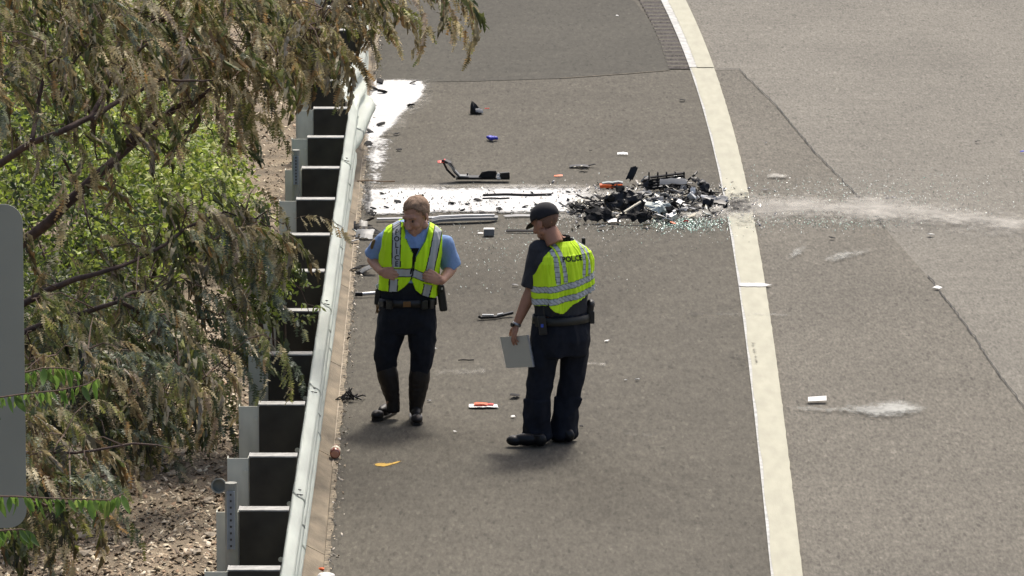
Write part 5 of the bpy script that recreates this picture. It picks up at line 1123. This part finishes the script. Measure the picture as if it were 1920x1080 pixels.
# hair
def hair(HMx, m, parent, front=.055, low=-.04, puff=.006, forehead=True):
    b = bmesh.new(); ball(b, (0, .020, .037), (.077 + puff, .099 + puff, .090 + puff), seg=48)
    def keep(c):
        if c.y > .02: return c.z > low - .02 * (c.y > .06)
        if c.y > -.02: return c.z > .012
        return c.z > front + (-.02 - c.y) * .55 + (.012 * math.sin(c.x * 60) if forehead else 0)
    shell_region(b, keep); b.normal_update()
    for v in b.verts: v.co += v.normal * (.006 * noise.noise(v.co * 45) + .004 * noise.noise(Vector((v.co.x * 160, v.co.y * 60, v.co.z * 60))))
    bmesh.ops.solidify(b, geom=b.faces[:], thickness=.006); bmesh.ops.transform(b, matrix=HMx, verts=b.verts); return obj('hair', b, m, parent, True)
hair(HM, M['hair'], P1)
for s_ in (-1, 1):
    b = bmesh.new(); ball(b, (s_ * .031, -.0795, .004), .0100, seg=12); bmesh.ops.transform(b, matrix=HM, verts=b.verts); ey = obj('eye', b, M['hair2'], P1, True)  # eyeballs coloured dark to paint in the shade of the sockets
    b = bmesh.new(); ball(b, (s_ * .031, -.0875, .002), (.007, .003, .006), seg=10); bmesh.ops.transform(b, matrix=HM, verts=b.verts); obj('iris', b, M['leather'], ey, True)
    b = bmesh.new(); tube(b, [(s_ * .014, -.100, .024), (s_ * .030, -.099, .029), (s_ * .046, -.088, .024)], [.003, .0035, .002], 6); bmesh.ops.transform(b, matrix=HM, verts=b.verts); obj('eyebrow', b, M['hair'], P1, True)
# shirt
bm = bmesh.new(); loft(bm, [((r[3], r[4], r[0]), r[1] + .004, r[2] + .004) for r in rows1 if 1.05 < r[0] < 1.60], 32)
for s_, e_, t_ in ((sL, eL, .80), (sR, eR, .92)):
    limb(bm, [s_.lerp(Vector((0, 0, s_.z)), .25), s_, s_.lerp(e_, .45)], [.075, .070, .070]); tube(bm, [s_, s_.lerp(e_, .5), s_.lerp(e_, t_)], [.070, .074, .082], 18)
bm = fuse(bm, .008, 2); folds(bm, .014, 9, (1, 1, .6), 2)
obj('shirt', bm, M['shirt'], P1, True)
# collar and dark undershirt in the V
line_x_ = lambda z: K(float(np.interp(z, [1.15, 1.42], [768, 779])), 500, -.15).x
b = bmesh.new(); L = []
for j in range(-13, 14):
    t = j / 13 * 2.55; c = Vector((.035, .0, 1.560)); p = c + Vector((math.sin(t) * .082, -math.cos(t) * -.075 * -1, 0)); fr = max(0, math.cos(t)); p.z -= .055 * fr ** 1.5; p.y -= .03 * fr
    L.append((b.verts.new(p + Vector((0, 0, .02))), b.verts.new(p + Vector((math.sin(t) * .022, -math.cos(t) * .022, -.026)))))
for A, B_ in zip(L, L[1:]): b.faces.new((A[0], B_[0], B_[1], A[1]))
bmesh.ops.solidify(b, geom=b.faces[:], thickness=.006); obj('shirt_collar', b, M['shirt'], P1, True)
b = bmesh.new(); g = [Vector((line_x_(z) + d, T1.pt(-math.pi / 2, z, .019).y, z)) for z, d in ((1.405, -.034), (1.405, .034), (1.33, .012), (1.20, .006), (1.20, -.006), (1.33, -.012))]; b.faces.new([b.verts.new(v) for v in g]); bmesh.ops.solidify(b, geom=b.faces[:], thickness=.006); obj('tie', b, M['under'], P1)
b = bmesh.new(); pz = sL.lerp(eL, .25) + Vector((-.06, -.045, .02)); ball(b, pz, (.018, .014, .042), Matrix.Rotation(.35, 3, 'Y')); obj('sleeve_patch', b, M['patchg'], P1, True)
# trousers and boots
bm = bmesh.new(); loft(bm, [((r[3], r[4], r[0]), r[1] + .006, r[2] + .006) for r in rows1 if .68 < r[0] < 1.13], 30)
limb(bm, [K(736, 600), K(730, 635), K(723, 668), K(724, 690, .01)], [.118, .105, .092, .076]); limb(bm, [K(790, 600), K(792, 640), K(791, 672), K(788, 694, .01)], [.118, .104, .086, .074])
bm = fuse(bm, .008, 3); folds(bm, .014, 9, (1, 1, .7), 5); obj('trousers', bm, M['navy'], P1, True)
def boot(ank, toe, heel, knee, name, m, parent, top_r=.072):
    b = bmesh.new(); ank, toe, heel, knee = map(Vector, (ank, toe, heel, knee)); f = (toe - heel); f.z = 0; L_ = f.length; f.normalize()
    tube(b, [knee, knee.lerp(ank, .25), knee.lerp(ank, .7), ank, Vector((ank.x, ank.y, .05))], [top_r, top_r * 1.07, top_r * .86, top_r * .66, top_r * .66], 20)
    rot = Matrix((Vector((-f.y, f.x, 0)), -f, Vector((0, 0, 1)))).transposed()
    c = heel + f * .035; ball(b, (c.x, c.y, .045), (.038, .045, .045), rot); c = heel + f * L_ * .5; ball(b, (c.x, c.y, .050), (.042, .10, .048), rot); c = heel + f * (L_ - .055); ball(b, (c.x, c.y, .038), (.048, .070, .038), rot)
    b = fuse(b, .007, 2)
    for v in b.verts:
        if v.co.z < .012: v.co.z = .012 * .5
    folds(b, .004, 16, (1, 1, 1.6), 7, lambda c: 1 if .05 < c.z < .3 else .4)
    o = obj(name, b, m, parent, True)
    b = bmesh.new(); pts = []
    for t in np.linspace(0, 1, 9):
        c = heel + f * L_ * t; w = .036 + .014 * math.sin(min(1, t * 1.3) * 2.2); w *= .6 if t in (0, 1) else 1; pts.append((c, w))
    s_ = Vector((-f.y, f.x, 0)); lo = [b.verts.new((c.x + s_.x * w, c.y + s_.y * w, 0)) for c, w in pts] + [b.verts.new((c.x - s_.x * w, c.y - s_.y * w, 0)) for c, w in pts[::-1]]
    fc = b.faces.new(lo); g = bmesh.ops.extrude_face_region(b, geom=[fc]); bmesh.ops.translate(b, vec=(0, 0, .018), verts=[v for v in g['geom'] if isinstance(v, bmesh.types.BMVert)]); obj('sole', b, M['leather'], o)
    return o
def gl(px, py): p = G(px, py, .016) - O1; return Vector((p.x, p.y, 0))
boot(K(737, 752), gl(703, 789), gl(740, 771), K(724, 688, .01), 'boot', M['boot'], P1, .080); boot(K(780, 762), gl(782, 797), gl(778, 773), K(788, 692, .01), 'boot', M['boot'], P1, .080)
# belt, buckle, pouches
def belt(T, z, h, m, parent, off=.016, n=48):
    b = bmesh.new(); L = []
    for j in range(n):
        th = 2 * math.pi * j / n; L.append((b.verts.new(T.pt(th, z - h / 2, off)), b.verts.new(T.pt(th, z + h / 2, off))))
    for j in range(n): A, B_ = L[j], L[(j + 1) % n]; b.faces.new((A[0], B_[0], B_[1], A[1]))
    b.normal_update(); bmesh.ops.solidify(b, geom=b.faces[:], thickness=-.008); return obj('belt', b, m, parent, True)
bl = belt(T1, .955, .058, M['leather'], P1)
b = bmesh.new(); box(b, T1.pt(-math.pi / 2, .955, .028), (.060, .010, .045), bevel=.004); box(b, T1.pt(-math.pi / 2 + .02, .955, .034), (.030, .006, .020), bevel=.002); obj('buckle', b, M['brass'], bl)
for k, (th, w, h, d) in enumerate([(-1.05, .05, .07, .035), (-.75, .045, .075, .035), (-2.1, .05, .07, .035), (-2.45, .06, .05, .03)]):
    b = bmesh.new(); p = T1.pt(th, .95, .035); box(b, p, (w, d, h), Matrix.Rotation(th + math.pi / 2, 3, 'Z'), .007); obj('pouch', b, M['leather'], P1)
b = bmesh.new(); p = K(829, 562); box(b, p + Vector((0, 0, .01)), (.065, .10, .20), Matrix.Rotation(-.14, 3, 'Y'), .02); box(b, p + Vector((-.01, -.02, .10)), (.055, .08, .06), Matrix.Rotation(.1, 3, 'Y'), .015); ho = obj('holster', b, M['leather'], P1)
b = bmesh.new(); box(b, p + Vector((0.0, -.055, .10)), (.012, .012, .02), bevel=.003); obj('holster_stud', b, M['silver'], ho)
b = bmesh.new(); p = K(709, 556); box(b, p, (.055, .07, .13), Matrix.Rotation(.1, 3, 'Y'), .014); rd = obj('radio', b, M['leather'], P1); b = bmesh.new(); ball(b, p + Vector((.0, -.02, .085)), (.020, .018, .022)); obj('radio_knob', b, M['silver'], rd, True)
b = bmesh.new(); r = random.Random(2)
for k in range(5): q = p + Vector((r.uniform(-.02, .02), -.03, -.05)); tube(b, [q, q + Vector((r.uniform(-.02, .01), 0, -.04)), q + Vector((r.uniform(-.03, .01), 0, -.08))], .004, 5)
obj('keys', b, M['brass'], P1)
# vest
def KX(px): return K(px, 500, -.15).x
def KZ(py): return K(766, py, -.15).z
XT = [(KX(a), KZ(b)) for a, b in ((705, 546), (728, 547), (745, 546), (757, 538), (765, 529), (769, 524), (773, 532), (779, 544), (789, 552), (800, 557), (812, 561), (830, 558))]
def hem1(th):
    if math.sin(th) < 0: x = T1.pt(th, 1.04, .02).x; return float(np.interp(x, [a for a, _ in XT], [b for _, b in XT]))
    return 1.03
def line_x(z, tab): return float(np.interp(-z, [-KZ(b) for _, b in tab], [KX(a) for a, _ in tab]))
def col1(p, th, z):
    x, fr = p.x - .02, math.sin(th) < 0
    if fr:
        zx = line_x(z, [(779, 480), (774, 512), (769, 530)])
        if z > KZ(480):                                                    # V neck
            l_, r_ = line_x(z, [(758, 425), (764, 450), (778, 480)]), line_x(z, [(804, 425), (797, 450), (779, 480)])
            if l_ < p.x < r_: return None
            if l_ - .009 < p.x < r_ + .009: return (.12, .28, .02)
        elif abs(p.x - zx) < .0065: return BLK                              # zip
        zb = KZ(510) - .0 * x if p.x < zx else KZ(float(np.interp(p.x, [KX(772), KX(800), KX(830)], [509, 521, 528])))
        if zb - .030 < z < zb + .030: return SIL
        if zb - .037 < z < zb + .037: return BLK
        for tab, lo in (([(744, 415), (743, 500)], 0), ([(824, 420), (812, 480), (806, 505)], 0), ([(738, 524), (737, 548)], 1), ([(802, 535), (796, 562)], 1)):
            if (z < zb - .037) != bool(lo): continue
            if lo and z > zb - .052: continue
            if not lo and z < zb + .045 : continue
            d = abs(p.x - line_x(z, tab))
            if d < .028: return SIL
            if d < .036: return BLK
    else:
        if 1.12 < z < 1.19 or 1.02 < z < 1.08: return SIL
        if abs(abs(x) - .12) < .03: return SIL
    k = 1 + .10 * smooth_noise(p.x * 9, z * 4, 1)
    return tuple(c * k for c in VG)
def fold1(th, z):
    f = .018 * smooth_noise(math.cos(th) * 3.2, z * 3.0, 3) + .012 * smooth_noise(math.cos(th) * 9, z * 5, 6)
    g = max(0, 1.25 - z); return f + g * .10 * (.5 + .5 * math.cos(th * 2)) * .6 + .010 * g * 4 * math.sin(th * 9 + 1)
v1, bv1 = make_vest(T1, .020, .98, 1.595, (sL, sR), (.095, .120, .018), hem1, col1, fold1, 'vest', P1)
for i, ch in enumerate("POLICE"):
    print_text(ch, .056, bv1, (KX(744), 0, KZ(437) - i * .0485), (1, 0, 0), (0, 0, 1), (0, 1, 0), v1, bold=.0012)

# ------------------------------------------------ officer seen from behind, with the notebook
YQ = G(1010, 834).y; YAW2 = R(180 + 36)
P2 = thing('person', 'officer in a dark cap and yellow vest seen from behind holding a notebook', 'person', (G(1048, 834).x, YQ, .016))
O2 = Vector(P2.location)
def Q(px, py, dy=0.0): return J(px, py, YQ + dy) - O2
# torso in its own frame, front -Y, turned by YAW2 about z; TR brings it into the person's frame
TR = Matrix.Translation(Vector((.015, .05, 0))) @ Matrix.Rotation(YAW2, 4, 'Z'); TI2 = TR.inverted()
rows2 = [(.60, .12, .11, 0, 0), (.70, .195, .15, 0, .01), (.82, .215, .17, 0, .015), (.93, .212, .160, 0, .005), (1.02, .205, .155, 0, 0), (1.12, .208, .165, 0, -.01), (1.24, .220, .170, 0, -.01), (1.36, .232, .158, 0, .0), (1.44, .236, .140, 0, .01), (1.495, .222, .120, 0, .012), (1.53, .190, .102, 0, .008), (1.560, .140, .090, 0, 0), (1.585, .100, .080, .0, -.012), (1.62, .070, .070, .0, -.03)]
T2 = Torso(rows2)
hc2 = Q(1022, 417, .02); HM2 = Matrix.Translation(hc2) @ Matrix.Rotation(R(180 + 50), 4, 'Z') @ Matrix.Rotation(R(26), 4, 'X') @ Matrix.Scale(1.10, 4)
s2 = Q(1012, 470, .0); e2 = Q(997, 543, .0); w2 = Q(969, 608, -.02)          # near arm
s3 = Q(1080, 472, .19); e3 = Q(1096, 540, .27); w3 = Q(1085, 560, .42)
bm = head_bm(); bmesh.ops.transform(bm, matrix=HM2, verts=bm.verts); b2 = bmesh.new(); loft(b2, [((r[3], r[4], r[0]), r[1] - .02, r[2] - .02) for r in rows2 if r[0] > .9], 24); bmesh.ops.transform(b2, matrix=TR, verts=b2.verts)
tm = bpy.data.meshes.new('x'); b2.to_mesh(tm); b2.free(); bm.from_mesh(tm); bpy.data.meshes.remove(tm)
tube(bm, [TR @ Vector((0, -.01, 1.52)), HM2 @ Vector((0, .014, -.06))], [.074, .064], 16)
limb(bm, [s2, s2.lerp(e2, .5), e2], [.064, .060, .052]); limb(bm, [e2, e2.lerp(w2, .3), w2], [.050, .050, .031]); limb(bm, [s3, e3], [.062, .048]); limb(bm, [e3, w3], [.046, .031])
hand(bm, w2, Q(960, 640, -.05) - w2, Vector((-.75, -.35, .1)), Vector((-.1, .9, 0)), ((.12, .5, .35), (.15, .5, .35), (.2, .55, .35), (.25, .6, .4)), 1.06, thumb_curl=.25)
hand(bm, w3, Vector((-.3, .8, -.1)), Vector((.5, .2, .8)), Vector((-1, 0, 0)), (.5, .6, .4), 1.05)
limb(bm, [Q(1028, 620), Q(1012, 710), Q(1006, 800)], [.10, .06, .045]); limb(bm, [Q(1078, 625, .1), Q(1073, 710, .1), Q(1058, 805, .1)], [.10, .06, .045])
bm = fuse(bm, .0048, 3); sculpt_face(bm, HM2.inverted()); obj('body', bm, M['skin2'], P2, True)
hair(HM2, M['hair2'], P2, low=-.055, puff=.002, forehead=False)
# cap with brim
b = bmesh.new(); ball(b, (0, .016, .048), (.093, .114, .092), seg=40); shell_region(b, lambda c: c.z > .028 - .10 * max(0, c.y) ); b.normal_update(); bmesh.ops.solidify(b, geom=b.faces[:], thickness=.004); bmesh.ops.transform(b, matrix=HM2, verts=b.verts); cp = obj('cap', b, M['cap'], P2, True)
b = bmesh.new(); L = []
for j in range(-10, 11):
    t = j / 10 * 1.0; L.append((b.verts.new((math.sin(t) * .088, .014 - math.cos(t) * .108, .035)), b.verts.new((math.sin(t) * .082, -.01 - math.cos(t) * .165, .018 - .018 * (1 - abs(j / 10) ** 2) + .010))))
for A, B_ in zip(L, L[1:]): b.faces.new((A[0], B_[0], B_[1], A[1]))
bmesh.ops.solidify(b, geom=b.faces[:], thickness=.004); bmesh.ops.transform(b, matrix=HM2, verts=b.verts); obj('brim', b, M['cap'], cp, True)
b = bmesh.new(); ball(b, (0, .014, .139), (.008, .008, .004)); bmesh.ops.transform(b, matrix=HM2, verts=b.verts); obj('cap_button', b, M['cap'], cp, True)
# shirt
bm = bmesh.new(); loft(bm, [((r[3], r[4], r[0]), r[1] + .004, r[2] + .004) for r in rows2 if .93 < r[0] < 1.61], 32); bmesh.ops.transform(bm, matrix=TR, verts=bm.verts)
limb(bm, [s2.lerp(TR @ Vector((0, 0, 1.45)), .25), s2], [.078, .086]); tube(bm, [s2, s2.lerp(e2, .5), s2.lerp(e2, .93)], [.084, .084, .084], 18); limb(bm, [s3.lerp(TR @ Vector((0, 0, 1.45)), .25), s3], [.078, .084]); tube(bm, [s3, s3.lerp(e3, .9)], [.080, .076], 18)
bm = fuse(bm, .008, 2); folds(bm, .013, 9, (1, 1, .6), 4); obj('shirt', bm, M['shirt2'], P2, True)
b = bmesh.new(); L = []
for j in range(-12, 13):
    t = j / 12 * 2.9; c = Vector((0, -.012, 1.60)); L.append((b.verts.new(TR @ (c + Vector((math.sin(t) * .078, math.cos(t) * .075, .030)))), b.verts.new(TR @ (c + Vector((math.sin(t) * .092, math.cos(t) * .088, -.022))))))
for A, B_ in zip(L, L[1:]): b.faces.new((A[0], B_[0], B_[1], A[1]))
bmesh.ops.solidify(b, geom=b.faces[:], thickness=.008); obj('shirt_collar', b, M['shirt2'], P2, True)
# trousers and shoes
bm = bmesh.new(); loft(bm, [((r[3], r[4], r[0]), r[1] + .008, r[2] + .008) for r in rows2 if .66 < r[0] < 1.03], 30); bmesh.ops.transform(bm, matrix=TR, verts=bm.verts)
tube(bm, [Q(1028, 612), Q(1020, 660), Q(1013, 712, .01), Q(1009, 760), Q(1007, 816)], [.122, .114, .098, .091, .088], 22); ball(bm, Q(1028, 612), .122); ball(bm, Q(1007, 816), (.096, .098, .040))
tube(bm, [Q(1078, 612, .1), Q(1078, 660, .1), Q(1072, 712, .1), Q(1062, 760, .1), Q(1056, 814, .1)], [.112, .104, .092, .086, .086], 22); ball(bm, Q(1078, 612, .1), .114); ball(bm, Q(1056, 814, .1), (.094, .096, .040))
bm = fuse(bm, .008, 3); folds(bm, .018, 8, (1, 1, .55), 9, lambda c: 1.0 + (1.2 if c.z < .35 else 0)); obj('trousers', bm, M['navy'], P2, True)
def shoe(toe, heel, parent, name='shoe'):
    b = bmesh.new(); toe, heel = Vector(toe), Vector(heel); f = toe - heel; f.z = 0; L_ = f.length; f.normalize(); rot = Matrix((Vector((-f.y, f.x, 0)), -f, Vector((0, 0, 1)))).transposed()
    c = heel + f * .045; ball(b, (c.x, c.y, .055), (.042, .05, .055), rot); c = heel + f * L_ * .5; ball(b, (c.x, c.y, .055), (.047, .11, .050), rot); c = heel + f * (L_ - .06); ball(b, (c.x, c.y, .044), (.052, .070, .042), rot); tube(b, [(heel.x + f.x * .06, heel.y + f.y * .06, .05), (heel.x + f.x * .06, heel.y + f.y * .06, .10)], .042, 14)
    b = fuse(b, .007, 2)
    for v in b.verts: v.co.z = max(v.co.z, .004)
    return obj(name, b, M['shoe'], parent, True)
def gl2(px, py): p = G(px, py, .016) - O2; return Vector((p.x, p.y, 0))
shoe(gl2(951, 836), gl2(1024, 838), P2); shoe(gl2(1030, 822), gl2(1074, 831), P2)
bl = belt(T2, .985, .06, M['belt2'], P2, .018); bl.matrix_local = TR
for k, (th, w, h, d, dz) in enumerate([(math.pi - .55, .06, .10, .04, 0), (.15, .055, .08, .04, 0), (math.pi + .3, .06, .09, .04, 0)]):
    b = bmesh.new(); p = T2.pt(th, .985 + dz, .038); box(b, p, (w, d, h), Matrix.Rotation(th + math.pi / 2, 3, 'Z'), .007); bmesh.ops.transform(b, matrix=TR, verts=b.verts); obj('pouch', b, M['leather'], P2)
p = Q(1017, 610, -.19); b = bmesh.new(); box(b, p, (.062, .035, .15), Matrix.Rotation(-.12, 3, 'Y'), .01); rd = obj('radio', b, M['leather'], P2); b = bmesh.new(); box(b, p + Vector((-.002, -.019, .0)), (.020, .004, .026), bevel=.001); obj('radio_screen', b, M['bluelight'], rd)
b = bmesh.new(); tube(b, [p + Vector((.015, 0, .07)), p + Vector((.01, 0, .14))], .006, 6); obj('radio_aerial', b, M['leather'], rd)
p = Q(1106, 587, .1); b = bmesh.new(); box(b, p, (.055, .09, .15), Matrix.Rotation(.1, 3, 'Y'), .02); ball(b, p + Vector((.005, 0, .07)), (.035, .05, .04)); obj('holster', b, M['leather'], P2)
b = bmesh.new(); box(b, TR @ T2.pt(math.pi / 2 + .55, .84, .012), (.012, .006, .05)); obj('pocket_tag', b, M['belt2'], P2)
b = bmesh.new(); d = (w2 - e2).normalized(); tube(b, [w2 - d * .012, w2 + d * .012], .036, 20); wt = obj('wristwatch', b, M['watch'], P2, True); b = bmesh.new(); tube(b, [w2 + Vector((-.03, -.022, 0)), w2 + Vector((-.040, -.03, .001))], .017, 14); obj('watch_face', b, M['leather'], wt)
p = Q(1099, 452, .25); b = bmesh.new(); box(b, p + Vector((-.02, 0, .0)), (.03, .03, .055), bevel=.006); obj('shoulder_microphone', b, M['leather'], P2)
# vest
def hem2(th):
    # th measured in the torso frame: back is +pi/2; the side slits leave rounded panel corners
    bk = math.sin(th); x = math.cos(th)
    if bk > 0:
        h = 1.145 - .07 * x - .065 * math.exp(-((x - .38) / .28) ** 2)
        return h + (.06 * max(0, (x - .62) / .2) ** 2 if x > .62 and x < .82 else .035 * (x >= .82))
    return 1.115
def col2(p, th, z):
    q = p; bk = math.sin(th) > 0; x = q.x
    def tape(u): return tuple(c * (1.15 if (u * 26) % 1 < .78 else .55) for c in SIL)
    w = th * .2
    for zc in (1.185 - .17 * x, 1.280 - .17 * x):
        if abs(z - zc) < .021: return tape(th * .21 + z * 1.2)
        if abs(z - zc) < .026: return (.14, .18, .08)
    if z > 1.31 - .17 * x:
        ax = abs(x)
        for c0, sl_ in ((.085, .10), (.150, .12)):
            c = c0 + (z - 1.3) * sl_ * (1 if c0 < .1 else .3)
            if bk and abs(ax - c) < .0145: return tape(z)
            if bk and abs(ax - c) < .0180: return (.12, .16, .08)
            if not bk and c0 > .1 and abs(ax - .13) < .018: return SIL
    if not bk and abs(x) < .012: return BLK
    if z > 1.598: return None
    k = 1 + .10 * smooth_noise(p.x * 9, z * 3, 1); return tuple(c * k for c in VG2)
def fold2(th, z):
    x = math.cos(th); f = .045 * max(0, smooth_noise(x * 4.2 + z * 1.6, z * 1.1, 3)) + .022 * abs(smooth_noise(x * 9 - z * 3.0, z * 2, 6)) + .008 * smooth_noise(x * 22 + z * 6, z * 3, 9)
    g = max(0, 1.35 - z); return f * (1 if z < 1.5 else .4) + g * .09 + .020 * g * 3 * math.sin(th * 8 + .8)
ss = sorted([TI2 @ s2, TI2 @ s3], key=lambda v: v.x)
v2, bv2 = make_vest(T2, .020, 1.0, 1.605, ss, (.105, .125, .020, .135, .185), hem2, col2, fold2, 'vest', P2)
v2.matrix_local = TR
print_text("POLICE", .056, bv2, (.012, 0, 1.475), (-1, 0, 0), (0, 0, 1), (0, -1, 0), v2, bold=.0022, gap=1.02)
# notebook in his hand
NB = thing('notebook', 'grey spiral notebook held down in the hand of the capped officer', 'notebook', O2 + Q(970, 658, -.06))
n0 = Vector(NB.location)
c4 = [J(x, y, YQ + dy) - n0 for (x, y), dy in (((938, 632), .02), ((990, 628), -.08), ((1001, 688), -.10), ((950, 690), .0))]
nrm = (c4[1] - c4[0]).cross(c4[3] - c4[0]).normalized()
if nrm.y > 0: nrm = -nrm
def slab(name, c, a, b, m):
    bm = bmesh.new(); A = [bm.verts.new(v + nrm * a) for v in c]; B_ = [bm.verts.new(v + nrm * b) for v in c]; bm.faces.new(A); bm.faces.new(B_[::-1])
    for j in range(4): bm.faces.new((A[j], A[(j + 1) % 4], B_[(j + 1) % 4], B_[j]))
    bmesh.ops.recalc_face_normals(bm, faces=bm.faces); return obj(name, bm, m, NB)
slab('cover', c4, .006, .0045, M['card']); slab('back_cover', c4, -.006, -.0045, M['card']); ins = [v.lerp(sum(c4, Vector()) / 4, .03) for v in c4]; slab('pages', ins, .0042, -.0042, M['paper'])
bm = bmesh.new(); a, b_ = c4[1], c4[2]; u = (c4[1] - c4[0]).normalized()
for k in range(26):
    c = a.lerp(b_, (k + .5) / 26); ring = [c + u * .010 * math.cos(t) + nrm * .011 * math.sin(t) for t in np.linspace(0, 2 * math.pi, 9)]; tube(bm, ring, .0018, 4, cap=False)
obj('spiral_wire', bm, M['wire'], NB)
